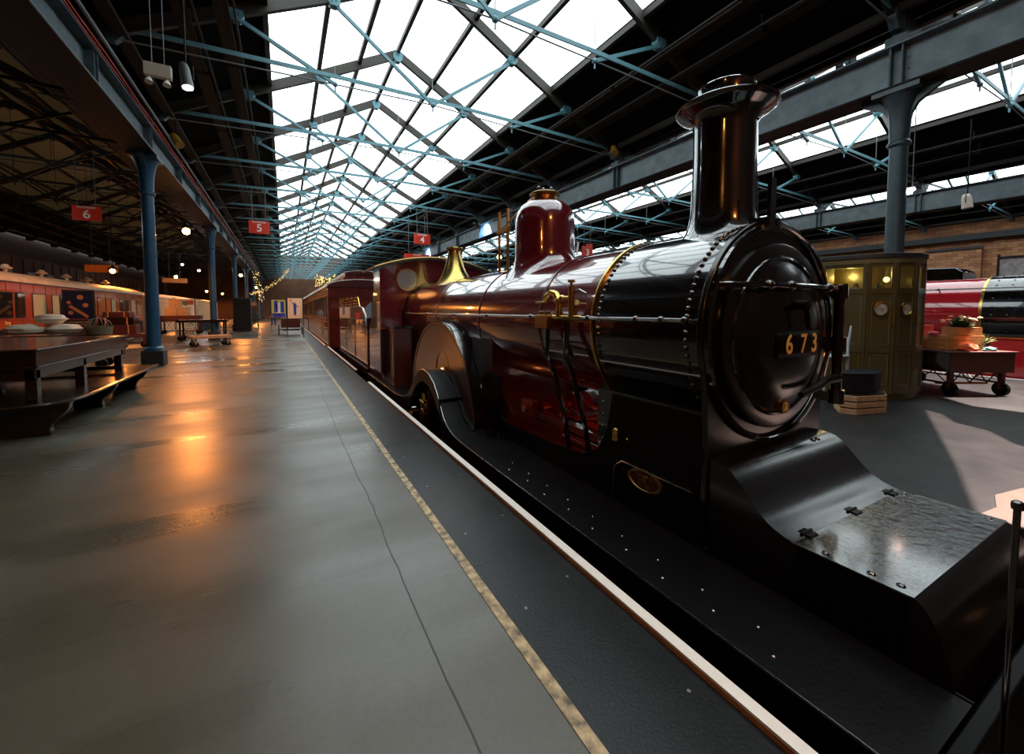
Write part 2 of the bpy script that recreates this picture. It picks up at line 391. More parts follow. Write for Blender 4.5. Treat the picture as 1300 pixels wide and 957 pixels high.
# roof planes: z of the underside of the decking above the rafters
def roofz(off):
    o = abs(off)
    if o < 2.378: z = 10.03 - .548*o
    else: z = 8.727 - .495*(o-2.378)
    return z + .21
PUR = (0, 1.24, 2.45, 3.77)
wn = 1
for key, xc in CEN.items():
    d = MB()
    for s in (-1, 1):
        o0, o1 = 3.77, 6.66
        z0, z1 = roofz(o0), roofz(o1)
        xa, xb = xc+s*o0, xc+s*o1
        pl = [(xa, z0), (xb, z1), (xb, z1+.1), (xa, z0+.1)]
        d.prism(pl, YN, YF, 'Y')
    struct(d.build('ceiling', 'deck'))
    pr = MB()
    for o in PUR:
        for s in ((-1, 1) if o else (1,)):
            z = roofz(o) - .02
            pr.box(xc+s*o-.055, xc+s*o+.055, YN, YF, z-.12, z+.02)
    for s in (-1, 1):
        z = roofz(6.3); pr.box(xc+s*6.25-.06, xc+s*6.25+.06, YN, YF, z-.16, z-.02)
    struct(pr.build('trim_%d' % (11+wn), 'rafter'))
    for s in (-1, 1):
        rows = [[(xc+s*o, YN, roofz(o)+.03) for o in (0, 2.378, 3.77)], [(xc+s*o, YF, roofz(o)+.03) for o in (0, 2.378, 3.77)]]
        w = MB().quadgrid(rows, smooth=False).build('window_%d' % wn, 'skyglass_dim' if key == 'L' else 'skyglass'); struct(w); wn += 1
    # cable trays and conduits under the decking
    trt = thing('cable_tray', '', 'cable tray', (xc, 0, 7.2)); cd = MB()
    for s in (-1, 1):
        for o, w in ((4.51, .26), (5.15, .26)):
            z = roofz(o) - .42; tr = MB()
            y = YN+1; j = 0
            while y < YF-6:
                tr.box(xc+s*o-w/2, xc+s*o+w/2, y, y+3.55, z, z+.06); y += 3.672; j += 1
            tr.build('tray', 'tray', trt)
            cd.box(xc+s*(o-.22)-.02, xc+s*(o-.22)+.02, YN+.05, YF-.05, z+.02, z+.06)
            cd.box(xc+s*o-.008, xc+s*o+.008, YN+.05, YF-.05, z-.012, z-.001)
            y = YN+1
            while y < YF-6:
                cd.box(xc+s*o-w/2-.04, xc+s*o+w/2+.04, y-.04, y-.02, z-.03, z+.3); y += 3.672*2
    b = cd.build('conduit', 'conduit')
    nm = {'L': 'left-hand hall over the red coach', 'A': 'main hall over the platform', 'B': 'right-hand hall beyond the girder', 'C': 'farthest right hall by the brick wall'}[key]
    trt['label'] = 'brown cable trays under the roof of the ' + nm; tag(b, 'thin dark conduits along the roof of the ' + nm, 'conduit')

# trusses
def truss_parts(xc, yc, root=None, one=False):
    R = (0, 10.03); Mn = (2.378, 8.727); Lw = (4.30, 7.777); Wl = (6.42, 6.70); C = (0, 6.89); H = (2.378, 6.81); W = (6.36, 6.76)
    P = lambda p, s=1, dy=0, dz=0: (xc+s*p[0], yc+dy, p[1]+dz)
    sets = []
    def add(name, mb, m): sets.append((name, mb, m))
    for s in (-1, 1):
        b = MB(); b.bar(P(R, s, 0, .07), P(Mn, s, 0, .07), .11, .26); b.bar(P(Mn, s, 0, .07), P(Wl, s, 0, .07), .11, .26); add('rafter', b, 'rafter')
    for s in (-1, 1):
        b = MB(); b.bar(P(C, s, 0, .13), P(H, s, -.03, .17), .03, .09, (0,1,0) if 0 else (0,0,1)); b.bar(P(H, s, -.03, .17), P(W, s, -.03, .12), .03, .09); add('tie_bar', b, 'trussblue')
        b = MB(); b.cyl(P(C, s), P(H, s), .016, n=6); b.cyl(P(H, s), P(W, s, 0, -.1), .016, n=6); add('tie_rod', b, 'rod')
        b = MB(); b.bar(P(C, s), P(Mn, s, 0, -.08), .06, .075); add('strut', b, 'trussblue')
        b = MB(); b.bar(P(H, s), P(Lw, s, 0, -.08), .06, .075); add('strut', b, 'trussblue')
        b = MB(); b.cyl(P(H, s), P(Mn, s, 0, -.1), .009, n=6); add('hanger_rod', b, 'rod')
        b = MB(); b.prism([(xc+s*6.25, 6.58), (xc+s*6.62, 6.58), (xc+s*6.62, 6.95), (xc+s*6.1, 6.9), (xc+s*6.1, 6.74)], yc-.07, yc+.07, 'Y'); add('shoe_bracket', b, 'steelblue')
        for q in (Mn, Lw):
            b = MB(); x0 = xc+s*q[0]; z0 = q[1]
            b.prism([(x0-.13, z0+.05), (x0+.13, z0+.05), (x0+.15, z0-.06), (x0+.07, z0-.17), (x0-.07, z0-.17), (x0-.15, z0-.06)], yc-.09, yc+.09, 'Y')
            b.cyl((x0-.05, yc-.11, z0-.08), (x0-.05, yc+.11, z0-.08), .025, n=6); b.cyl((x0+.05, yc-.11, z0-.04), (x0+.05, yc+.11, z0-.04), .025, n=6)
            add('gusset', b, 'trussblue')
        b = MB(); b.sphere(P(H, s), .06, 8); b.cyl(P(H, s), P(H, s, 0, -.16), .018, n=6); add('tie_joint', b, 'trussblue')
    b = MB(); b.cyl(P(C), P(R, 1, 0, -.1), .010, n=6); add('hanger_rod', b, 'rod')
    b = MB(); b.prism([(xc-.16, 10.10), (xc+.16, 10.10), (xc+.15, 9.95), (xc+.07, 9.83), (xc-.07, 9.83), (xc-.15, 9.95)], yc-.09, yc+.09, 'Y'); b.cyl((xc, yc-.1, 10.12), (xc, yc+.1, 10.12), .1, n=8); add('gusset', b, 'trussblue')
    b = MB(); b.sphere(P(C), .07, 8); b.cyl(P(C), P(C, 1, 0, -.18), .02, n=6); add('tie_joint', b, 'trussblue')
    return sets
HN = {'L': 'left-hand hall', 'A': 'main hall', 'B': 'right-hand hall', 'C': 'farthest right hall'}
for key, xc in CEN.items():
    root = thing('roof_truss', '', 'roof truss', (xc, TY0, 7)); 
    DM = {'trussblue': 'trussshade', 'rod': 'trussshade', 'steelblue': 'trussshade', 'rafter': 'rafter'} if key == 'L' else {}
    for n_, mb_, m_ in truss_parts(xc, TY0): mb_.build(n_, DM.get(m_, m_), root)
    rg = thing('roof_truss', '', 'roof truss', (xc, TY0, 7))
    # joined far version: three meshes by material
    far = {}
    for n_, mb_, m_ in truss_parts(xc, TY0):
        me = bpy.data.meshes.new('x'); mb_.bm.to_mesh(me); mb_.bm.free()
        m_ = 'trussblue' if m_ == 'steelblue' else m_
        far.setdefault(m_, bmesh.new()).from_mesh(me); bpy.data.meshes.remove(me)
    for m_, bm_ in far.items():
        mm = MB(); mm.bm.free(); mm.bm = bm_; mm.build({'rafter': 'rafter', 'trussblue': 'tie_bar', 'rod': 'hanger_rod', 'steelblue': 'shoe_bracket'}[m_], DM.get(m_, m_), rg)
    near = 8 if key == 'A' else 5
    grp = 'roof trusses of the ' + HN[key]
    for k in range(-6, 20):
        yy = TY0 + (k-1)*TS
        if yy < YN+.5 or yy > YF-.5: continue
        i = k + (1 if key == 'A' else 3)
        if k < (-1 if key == 'A' else -3): lab = 'blue iron roof truss of the %s, above and behind the camera' % HN[key]
        elif i < 12: lab = '%s blue iron roof truss of the %s, counted from the camera' % (ORD[max(0, i)], HN[key])
        else: lab = 'small distant blue iron roof truss of the %s, beyond the twelfth' % HN[key]
        dup(root if -4 < k <= near else rg, (xc, yy, 7), lab, grp)
    for r_ in (root, rg):
        for c_ in [q for q in COL.objects if q.parent == r_]: bpy.data.objects.remove(c_)
        bpy.data.objects.remove(r_)

# girders and columns
GX = {'left': -3.13, 'right': 10.1, 'farright': 23.4}
GL = {'left': 'long blue-grey iron girder on the left row of columns', 'right': 'long blue-grey plate girder on the right, behind the chimney', 'farright': 'blue plate girder far to the right in front of the brick wall'}
for gk, gx in GX.items():
    gm = 'steelblue' if gk == 'left' else 'girdergrey'
    t = thing('plate_girder', GL[gk], 'girder', (gx, 0, 5.55))
    MB().box(gx-.02, gx+.02, YN+.02, YF-.02, 5.58, 6.33).build('web', gm, t)
    MB().box(gx-.30, gx+.30, YN+.02, YF-.02, 5.55, 5.58).build('flange', 'flangeshade', t)
    MB().box(gx-.20, gx+.20, YN+.02, YF-.02, 6.33, 6.36).build('flange', gm, t)
    if gk == 'left':
        MB().box(gx+.27, gx+.30, YN+.02, YF-.02, 5.575, 5.60).build('edge_angle', 'rod', t)
    for k in range(-4, 19):
        yy = TY0 + (k-1)*TS
        if yy < YN+1: continue
        b = MB()
        b.box(gx-.16, gx+.16, yy-.10, yy-.075, 5.58, 6.33).box(gx-.16, gx+.16, yy+.075, yy+.10, 5.58, 6.33)
        b.box(gx-.2, gx+.2, yy-.16, yy+.16, 6.36, 6.5).box(gx-.1, gx+.1, yy-.09, yy+.09, 6.5, 6.86)
        for zz in (5.7, 5.9, 6.1, 6.25):
            for s in (-1, 1): b.rivet((gx+s*.02, yy-.14, zz), .018, .012, (s, 0, 0)); b.rivet((gx+s*.02, yy+.14, zz), .018, .012, (s, 0, 0))
        b.build('stiffener', 'steelblue', t)
def column(x, y, lab, grp, blue='columnblue'):
    t = thing('iron_column', lab, 'column', (x, y, 0), grp)
    MB().lathe([(.155, .50), (.15, .9), (.135, 4.55)], (x, y, 0), n=24).build('shaft', blue, t)
    o = MB().box(x-.235, x+.235, y-.235, y+.235, 0, .42).build('base', 'colbase', t, bevel=.02)
    MB().lathe([(.235, .42), (.20, .44), (.215, .47), (.19, .50), (.156, .53)], (x, y, 0), n=24).build('base_ring', blue, t)
    MB().lathe([(.137, 4.52), (.175, 4.56), (.175, 4.60), (.145, 4.64), (.15, 4.75), (.16, 5.0), (.19, 5.2), (.24, 5.36), (.29, 5.46)], (x, y, 0), n=24).box(x-.3, x+.3, y-.34, y+.34, 5.46, 5.55).build('capital', blue, t)
    br = MB()
    for s in (-1, 1):
        pl = [(y+s*.15, 4.98), (y+s*.17, 5.10), (y+s*.25, 5.25), (y+s*.40, 5.36), (y+s*.58, 5.46), (y+s*.58, 5.549), (y+s*.15, 5.549)]
        br.prism(pl, x-.05, x+.05, 'X')
    br.build('bracket', blue, t)
    return t
cy = [3.4+11.016*i for i in range(0, 8)]
for i, yy in enumerate(cy[1:]):
    column(-3.1, yy, '%s blue cast-iron column in the row left of the platform' % ORD[i], 'iron columns of the left row')
for i, yy in enumerate(cy):
    column(10.12, yy, ('tall blue-grey column rising behind the olive kiosk' if i == 0 else '%s blue-grey column of the right row, beyond the one at the kiosk' % ORD[i]), 'iron columns of the right row', 'columnsteel')
for i, yy in enumerate(cy):
    column(23.4, yy, '%s blue-grey column of the far right row' % ORD[i], 'iron columns of the far right row', 'columnsteel')

# cables on top of the left girder
c = MB()
for dx, dz in ((.21, .02), (.25, .05), (.18, .06)):
    c.tube([(-3.13+dx, y, 6.37+dz+.02*math.sin(y*1.7+dx*30)) for y in [YN+1+i*1.2 for i in range(70)]], .016, 6)
tag(c.build('cable', 'posterred'), 'bundle of red cables lying along the top of the left girder', 'cable')
c = MB().cyl((-2.80, YN, 6.5), (-2.80, YF, 6.5), .035, n=8); tag(c.build('pipe', 'rod'), 'thin grey pipe running beside the left girder', 'pipe')
c = MB().box(-2.72, -2.48, YN, YF, 6.72, 6.80); tag(c.build('wall_plate', 'tray'), 'brown timber wall plate above the left girder, lit orange in places', 'beam')


# ------------------------------------------------------------------ locomotive 673
XC = 2.92; ZB = 1.37
L = thing('locomotive', 'crimson and black steam locomotive numbered 673, with tall black chimney and domed boiler', 'locomotive', (XC, 5.5, -1.2))
def arc(cx, cz, r, a0, a1, n):
    return [(cx+r*math.cos(math.radians(lerp(a0, a1, i/n))), cz+r*math.sin(math.radians(lerp(a0, a1, i/n)))) for i in range(n+1)]
# boiler
b = MB(); b.lathe([(.0, 0), (.700, 0), (.700, 2.3), (.704, 2.3), (.704, 6.14), (0, 6.14)], (XC, 2.62, ZB), 'Y', 64, cap=False)
boiler = b.build('boiler', 'crimson', L)
b = MB()
for yy in (3.45, 4.92, 6.6, 8.3):
    b.lathe([(.700, 0), (.709, 0), (.709, .035), (.700, .035)], (XC, yy, ZB), 'Y', 64, cap=False)
b.build('boiler_band', 'crimsondark', L)
# smokebox wrapper
def sb(R, half, zf):
    right = arc(XC, 1.36, R, 90, -38, 26)
    pts = right + [(XC+half, zf+.06), (XC+half, 0.0)]
    left = [(2*XC-x, z) for x, z in reversed(pts[1:])]
    return pts + left
sm = MB(); sm.prism(sb(.722, .655, .80), 1.64, 2.62, 'Y', smooth=False)
smo = sm.build('smokebox', 'blackgloss', L)
for p in smo.data.polygons:
    p.use_smooth = abs(p.normal.y) < .5 and p.center.z > .0
MB().lathe([(.70, 0), (.738, 0), (.742, .012), (.738, .028), (.70, .028)], (XC, 2.61, 1.365), 'Y', 64, cap=False).build('brass_ring', 'brass', L)
rvl = []
for yy, rr in ((1.73, .722), (2.56, .722)):
    for i in range(0, 44):
        a = math.radians(60 + i*4.0)
        if a > math.radians(217): break
        rvl.append(('rivet', ((XC+rr*math.cos(a), yy, 1.36+rr*math.sin(a)), .018, .016, (math.cos(a), 0, math.sin(a)))))
    for i in range(7): rvl.append(('rivet', ((XC-.655, yy, .75-i*.1), .0135, .012, (-1, 0, 0))))
each('rivet', 'blackgloss', L, rvl)
# front plate
fp = arc(XC, 1.36, .745, 90, -20, 24) + [(XC+.685, .95), (XC+.665, .60), (XC+.675, .30)]
fp = fp + [(2*XC-x, z) for x, z in reversed(fp[1:])]
MB().prism(fp, 1.60, 1.64, 'Y').build('smokebox_front_plate', 'blackdoor', L, bevel=.006)
MB().lathe([(.715, 0), (.738, -.006), (.735, -.03), (.71, -.035), (.695, -.02), (.69, 0)], (XC, 1.60, 1.345), 'Y', 64, cap=False).build('angle_ring', 'blackgloss', L)
# door
ZD = 1.325
MB().lathe([(.0, -.165), (.12, -.162), (.26, -.145), (.38, -.115), (.46, -.08), (.50, -.055), (.53, -.05), (.60, -.048), (.618, -.04), (.622, -.01), (.622, 0)], (XC, 1.60, ZD), 'Y', 64, cap=False).build('smokebox_door', 'blackdoor', L)
MB().lathe([(.50, -.058), (.515, -.066), (.53, -.06), (.535, -.05)], (XC, 1.60, ZD), 'Y', 64, cap=False).build('door_rim', 'blackgloss', L)
# number plate and digits, seated on the door
DP = [(.0, -.165), (.12, -.162), (.26, -.145), (.38, -.115), (.46, -.08)]
def doory(x, z):
    r = math.hypot(x, z-ZD)
    for (r0, y0_), (r1, y1_) in zip(DP, DP[1:]):
        if r <= r1: return 1.60 + lerp(y0_, y1_, (r-r0)/(r1-r0))
    return 1.52
b = MB(); b.quadgrid([[(XC+x, doory(x, z)-.004, z) for x in [-.24+.026*i for i in range(21)]] for z in (1.195, 1.23, 1.275, 1.32, 1.36)]); np_ = b.build('number_plate', 'plateblack', L)
so = np_.modifiers.new('s', 'SOLIDIFY'); so.thickness = .004
for ch, dx in (('6', -.125), ('7', .035), ('3', .19)):
    text(ch, 'numeral', .175, 'letter', L, (XC+dx, doory(dx, 1.277)-.010, 1.277), (PI/2, 0, 0), .002, xs=.92)
# door handle, dart, fittings
b = MB(); b.cyl((XC-.04, 1.44, 1.53), (XC-.04, 1.37, 1.53), .03, n=16); b.bar((XC-.04, 1.385, 1.53), (XC-.02, 1.375, 1.38), .016, .02); b.bar((XC-.04, 1.40, 1.53), (XC-.06, 1.39, 1.42), .016, .02); b.build('door_dart_handle', 'blackmat', L)
rail = MB(); rail.tube([(XC-.66, 1.60, 1.655), (XC-.60, 1.545, 1.655), (XC-.42, 1.49, 1.655), (XC-.2, 1.45, 1.655), (XC+.1, 1.44, 1.655), (XC+.42, 1.46, 1.655), (XC+.69, 1.50, 1.655)], .017, 10)
for x, y in ((XC-.30, 1.47), (XC-.10, 1.445), (XC+.40, 1.46), (XC+.66, 1.50)):
    rail.sphere((x, y, 1.655), .032, 10); rail.cyl((x, y, 1.655), (x, y+.09, 1.655), .014, n=8)
rail.build('door_rail', 'blackgloss', L)
h = MB(); h.cyl((XC+.66, 1.50, .86), (XC+.66, 1.50, 1.68), .034, n=14)
for z in (.86, 1.63, 1.25): h.cyl((XC+.66, 1.50, z-.05), (XC+.66, 1.50, z+.05), .052, n=14); h.bar((XC+.66, 1.50, z), (XC+.60, 1.60, z), .05, .07)
h.build('hinge_column', 'blackgloss', L)
for z in (1.0,):
    h = MB(); h.tube([(XC+.66, 1.49, z), (XC+.5, 1.50, z-.01), (XC+.3, 1.455, z-.03), (XC+.0, 1.415, z-.05)], [.035, .03, .025, .02], 8); h.build('hinge_strap', 'blackmat', L)
h = MB(); h.cyl((XC-.02, 1.53, .86), (XC-.02, 1.492, .86), .045, n=20); dsc = h.build('washout_plug', 'brassdull', L)
text('2', 'numeral', .07, 'letter', L, (XC-.02, 1.490, .86), (PI/2, 0, 0), .002)
h = MB(); h.obox((XC-.13, 1.565, 2.20), (0,0,1), (0,1,0), (.155, .030, .012)); h.box(XC-.20, XC-.05, 1.55, 1.64, 2.03, 2.10); h.cyl((XC-.17, 1.545, 2.07), (XC-.17, 1.56, 2.07), .02, n=8); h.cyl((XC-.08, 1.545, 2.07), (XC-.08, 1.56, 2.07), .02, n=8)
h.build('lamp_iron', 'blackgloss', L)
# chimney
CY = 1.995
prof = [(.345, 2.04), (.30, 2.058), (.262, 2.10), (.238, 2.165), (.228, 2.235), (.222, 2.35), (.217, 2.6), (.216, 2.84), (.222, 2.875), (.240, 2.905), (.275, 2.935), (.315, 2.96), (.343, 2.982), (.347, 2.992), (.338, 3.0), (.27, 3.018), (.215, 3.035), (.197, 3.055), (.193, 3.12), (.198, 3.135), (.19, 3.142), (.17, 3.13), (.165, 2.9), (0, 2.9)]
ch = MB(); rows = []
n = 56
for j, (r, z0) in enumerate(prof):
    row = []
    for i in range(n):
        a = 2*PI*i/n; x, y = r*math.cos(a), r*math.sin(a); z = z0; hh = z0-2.04
        if hh < .22:
            drop = .73 - math.sqrt(max(0, .73**2 - x*x)); z -= drop*(1-hh/.22)
        row.append((XC+x, CY+y, z))
    rows.append(row)
ch.quadgrid(rows, True, False, False)
ch.build('chimney', 'blackgloss', L)
for i in range(10):
    a = 2*PI*(i+.5)/10; x, y = .322*math.cos(a), .322*math.sin(a)
    z = 2.065 - (.73-math.sqrt(.73**2-x*x))
    each('chimney_rivet', 'blackgloss', L, [('rivet', ((XC+x, CY+y, z-.004), .016, .015, (x*.4, 0, 1)))])
b = MB(); b.tube([(XC+.20, CY-.06, 3.03), (XC+.212, CY-.06, 3.13), (XC+.18, CY-.05, 3.145)], .007, 6); b.build('chimney_hook', 'brassdull', L)
# dome
DY = 4.43
prof = [(.50, 0), (.435, .035), (.402, .08), (.384, .16), (.380, .28), (.377, .56), (.371, .65), (.350, .735), (.31, .80), (.25, .85), (.19, .88), (.165, .89)]
b = MB(); rows = []
for r, hh in prof:
    row = []
    for i in range(56):
        a = 2*PI*i/56; x, y = r*math.cos(a), r*math.sin(a); z = 1.985+hh
        if hh < .3:
            drop = .706 - math.sqrt(max(.0, .706**2 - x*x)); z -= (drop-.085)*(1-hh/.3)
        row.append((XC+x, DY+y, z))
    rows.append(row)
b.quadgrid(rows, True, False, True); b.build('dome', 'crimson', L)
b = MB(); b.lathe([(.165, 0), (.15, .01), (.15, .05), (.19, .065), (.195, .085), (.18, .095), (0, .095)], (XC, DY, 2.872), 'Z', 32, cap=False); b.build('dome_valve_seat', 'brassdull', L)
b = MB()
for dx, dy in ((-.09, 0), (.0, .03), (.07, -.04), (.12, .04)):
    b.cyl((XC+dx, DY+dy, 2.965), (XC+dx, DY+dy, 3.02), .014, n=8); b.sphere((XC+dx, DY+dy, 3.025), .024, 8)
b.bar((XC-.12, DY, 3.0), (XC+.15, DY, 3.01), .02, .02); b.build('dome_bolts', 'blackgloss', L)
b = MB()
for dy in (-.05, .22):
    b.cyl((XC-.02, DY+1.0+dy, 2.05), (XC-.02, DY+1.0+dy, 2.98), .022, n=10)
b.bar((XC-.02, DY+.9, 2.68), (XC-.02, DY+1.27, 2.68), .06, .05); b.tube([(XC-.02, DY+1.22, 2.70), (XC-.02, DY+.75, 2.82), (XC-.02, DY+.35, 2.95), (XC-.02, DY, 2.99)], .014, 6)
b.build('salter_spring_balance', 'brassdull', L)
# brass safety valve cover
VY = 7.60
b = MB(); rows = []
for r, hh in [(.43, -.02), (.36, .02), (.29, .08), (.23, .17), (.18, .30), (.145, .42), (.125, .52), (.12, .58), (.145, .60), (.165, .625), (.16, .645), (.12, .64), (.10, .6), (.0, .6)]:
    row = []
    for i in range(40):
        a = 2*PI*i/40; x, y = r*math.cos(a), r*math.sin(a); z = 2.06+hh
        if hh < .17: z -= (.706 - math.sqrt(.706**2-x*x))*(1-max(hh, 0)/.17)
        row.append((XC+x, VY+y, z))
    rows.append(row)
b.quadgrid(rows, True, False, False); b.build('safety_valve_cover', 'brass', L)
# handrail
hz = 1.435; hx = XC-.775
b = MB(); b.tube([(XC-.67, 1.66, 1.42), (hx, 1.69, hz), (hx, 2.6, hz), (hx, 2.7, hz)], .014, 8); b.tube([(hx, 3.25, hz), (hx, 8.3, hz)], .014, 8)
b.build('handrail', 'steel', L)
b = MB(); b.tube([(hx, 2.7, hz), (hx, 2.72, hz), (hx, 3.25, hz)], [.014, .022, .022], 10); b.build('brass_rail_sleeve', 'brass', L)
for yy in (1.70, 1.88, 2.1, 2.62, 3.5, 4.5, 5.6, 6.9, 8.1):
    kb = MB(); kb.sphere((hx, yy, hz), .026, 10); kb.cyl((hx, yy, hz), (XC-.66, yy, hz-.02), .011, n=8); kb.build('handrail_knob', 'blackgloss', L)
# clack valve cluster on the boiler side
b = MB(); b.box(hx-.05, hx+.04, 3.14, 3.34, 1.33, 1.455)
for yy in (3.18, 3.29): b.cyl((hx-.01, yy, 1.455), (hx-.01, yy, 1.49), .028, n=10)
b.build('feed_valve_body', 'brassdull', L, bevel=.004)
b = MB(); b.cyl((hx, 3.02, 1.44), (hx, 3.02, 1.56), .030, .022, n=12); b.sphere((hx, 3.02, 1.58), .04, 12); b.tube([(hx, 3.02, 1.58), (hx, 3.06, 1.64), (hx, 3.14, 1.66), (hx, 3.22, 1.63), (hx, 3.24, 1.58)], [.03, .032, .032, .03, .02], 10)
b.cyl((hx, 3.10, 1.60), (hx, 2.86, 1.60), .022, n=10); b.sphere((hx-.01, 2.96, 1.60), .034, 10); b.cyl((hx-.05, 3.14, 1.575), (hx-.05, 3.32, 1.57), .010, n=8); b.build('check_valve', 'brass', L)
b = MB(); b.cyl((hx, 2.84, 1.44), (hx, 2.84, 1.70), .027, n=12); b.cyl((hx, 2.84, 1.70), (hx, 2.84, 1.735), .012, n=8); b.cyl((hx, 2.84, 1.735), (hx, 2.84, 1.755), .032, n=12); b.build('lubricator_column', 'brassdull', L)
b = MB(); b.tube([(hx, 2.84, 1.64), (hx+.02, 2.76, 1.67), (hx+.04, 2.70, 1.64), (hx+.05, 2.68, 1.55)], .009, 8); b.build('lubricator_pipe', 'steel', L)
b = MB()
for yy in (2.9, 3.2):
    b.tube([(hx+.0, yy, 1.40), (hx-.01, yy, 1.1), (XC-.70, yy, .9), (XC-.60, yy-.05, .45), (XC-.55, yy-.08, .02)], .024, 8)
b.tube([(XC-.70, 2.66, 1.16), (XC-.73, 2.9, 1.19), (XC-.72, 3.35, 1.19), (XC-.71, 3.45, 1.15)], .009, 8); b.build('feed_pipe', 'blackgloss', L)
# frames
fr = [(1.62, -.35), (1.62, .84), (2.44, .84), (2.50, .55), (2.60, .36), (2.80, .25), (3.3, .20), (3.9, .17), (4.3, .17), (4.38, .24), (4.40, .70), (4.75, .72), (4.75, -.35)]
for s in (-1, 1):
    x = XC + s*.655
    MB().prism(fr, x-.012, x+.012, 'X').build('frame_plate', 'blackmat', L)
    MB().prism([(.46, -.42), (.46, .0), (1.62, .0), (1.62, -.42)], x-.012, x+.012, 'X').build('frame_plate', 'blackmat', L)
    MB().box(x-.012, x+.012, 7.3, 10.2, -.42, .1).build('frame_plate', 'blackmat', L)
b = MB(); b.tube([(XC-.67, 2.42, .06), (XC-.67, 2.40, .28), (XC-.67, 2.32, .34), (XC-.67, 2.2, .34), (XC-.67, 1.7, .335)], .007, 6); b.build('frame_beading', 'steel', L)
# works plate
wp = MB(); rows = []
for k, (sc, dx) in enumerate(((0, .014), (.86, .014), (.9, .02), (1, .02), (1.02, 0))):
    rows.append([(XC-.667-dx, 2.09+.155*sc*math.cos(2*PI*i/32), .27+.075*sc*math.sin(2*PI*i/32)) for i in range(32)])
wp.quadgrid(rows[1:], True, True, False); w_ = wp.build('works_plate', 'brassdull', L)
pl = MB(); pl.quadgrid([[(XC-.6825, 2.09+.155*.84*math.cos(2*PI*i/32), .27+.075*.84*math.sin(2*PI*i/32)) for i in range(32)], [(XC-.6835, 2.09+.155*.84*math.cos(2*PI*i/32), .27+.075*.84*math.sin(2*PI*i/32)) for i in range(32)]], True, True, True)
pl.build('works_plate_field', 'crimsondark', L)
for tx, z, sz in (('MIDLAND RLY', .302, .03), ('BUILT', .270, .034), ('DERBY 1897', .238, .03)):
    text(tx, 'lettering', sz, 'brass', L, (XC-.685, 2.09, z), (PI/2, 0, -PI/2), .0015)
b = MB(); b.cyl((XC-.70, 2.36, .50), (XC-.70, 2.36, .56), .03, n=12); b.sphere((XC-.70, 2.36, .57), .026, 10); b.cyl((XC-.72, 2.36, .56), (XC-.65, 2.36, .53), .012, n=8); b.build('oil_cup', 'brass', L)
b = MB(); b.sphere((XC-.69, 2.25, .53), .012, 8); b.build('oil_cup_cap', 'brass', L)
# front apron: curved casing, flat hinged flap, curved drop to the beam
x0, x1 = XC-.65, XC+.65
cp = [(1.60, .585), (1.56, .585), (1.52, .58), (1.48, .567), (1.44, .54), (1.40, .50), (1.36, .455), (1.32, .412), (1.28, .375), (1.24, .345), (1.20, .325), (1.15, .309), (1.10, .302)]
rows = [[(x0, y, z), (x1, y, z)] for y, z in cp]
pl = cp + [(1.10, 0.0), (1.60, 0.0)]
ap = MB().prism(pl, x0, x1, 'X'); ap = ap.build('apron_casing', 'blackdoor', L)
for p in ap.data.polygons: p.use_smooth = abs(p.normal.x) < .5 and p.normal.z > .05
b = MB(); b.prism([(.64, .29), (1.12, .29), (1.12, .303), (.64, .303)], x0-.004, x1+.004, 'X'); b.build('apron_flap', 'flap', L, bevel=.002)
MB().box(x0, x1, .66, 1.10, 0, .288).build('apron_box', 'blackmat', L)
ds = [(.645, .30), (.625, .288), (.60, .262), (.575, .22), (.555, .17), (.535, .10), (.515, .02), (.49, -.10), (.465, -.25)]
dd = MB().prism(ds + [(.66, -.25), (.66, .30)], x0, x1, 'X').build('apron_front', 'blackdoor', L)
for p in dd.data.polygons: p.use_smooth = abs(p.normal.x) < .5 and p.normal.y < -.05
for i in range(3):
    b = MB(); xh = lerp(x0+.16, x1-.12, i/2.0); b.box(xh-.035, xh+.035, 1.085, 1.165, .303, .310); b.cyl((xh-.05, 1.125, .309), (xh+.05, 1.125, .309), .008, n=8); b.build('flap_hinge', 'blackmat', L)
for x, y in ((x0+.04, .80), (x0+.035, .98), (x1-.05, 1.07), (x0+.05, .70), (x1-.05, .70)): each('flap_bolt', 'blackgloss', L, [('rivet', ((x, y, .303), .018, .009))])
for dx in (.42, .36): each('casing_bolt', 'blackgloss', L, [('rivet', ((XC+dx, 1.50, .573), .02, .012, (0, -.3, 1)))])
MB().box(XC-1.25, XC+1.25, .40, .46, -.42, -.02).build('buffer_beam', 'blackmat', L, bevel=.01)
for s in (-1, 1):
    b = MB(); b.cyl((XC+s*.88, .40, -.22), (XC+s*.88, .1, -.22), .12, .08, n=20); b.cyl((XC+s*.88, .1, -.22), (XC+s*.88, -.05, -.22), .05, n=14); b.cyl((XC+s*.88, -.05, -.22), (XC+s*.88, -.09, -.22), .17, n=28); b.build('buffer', 'blackgloss', L)
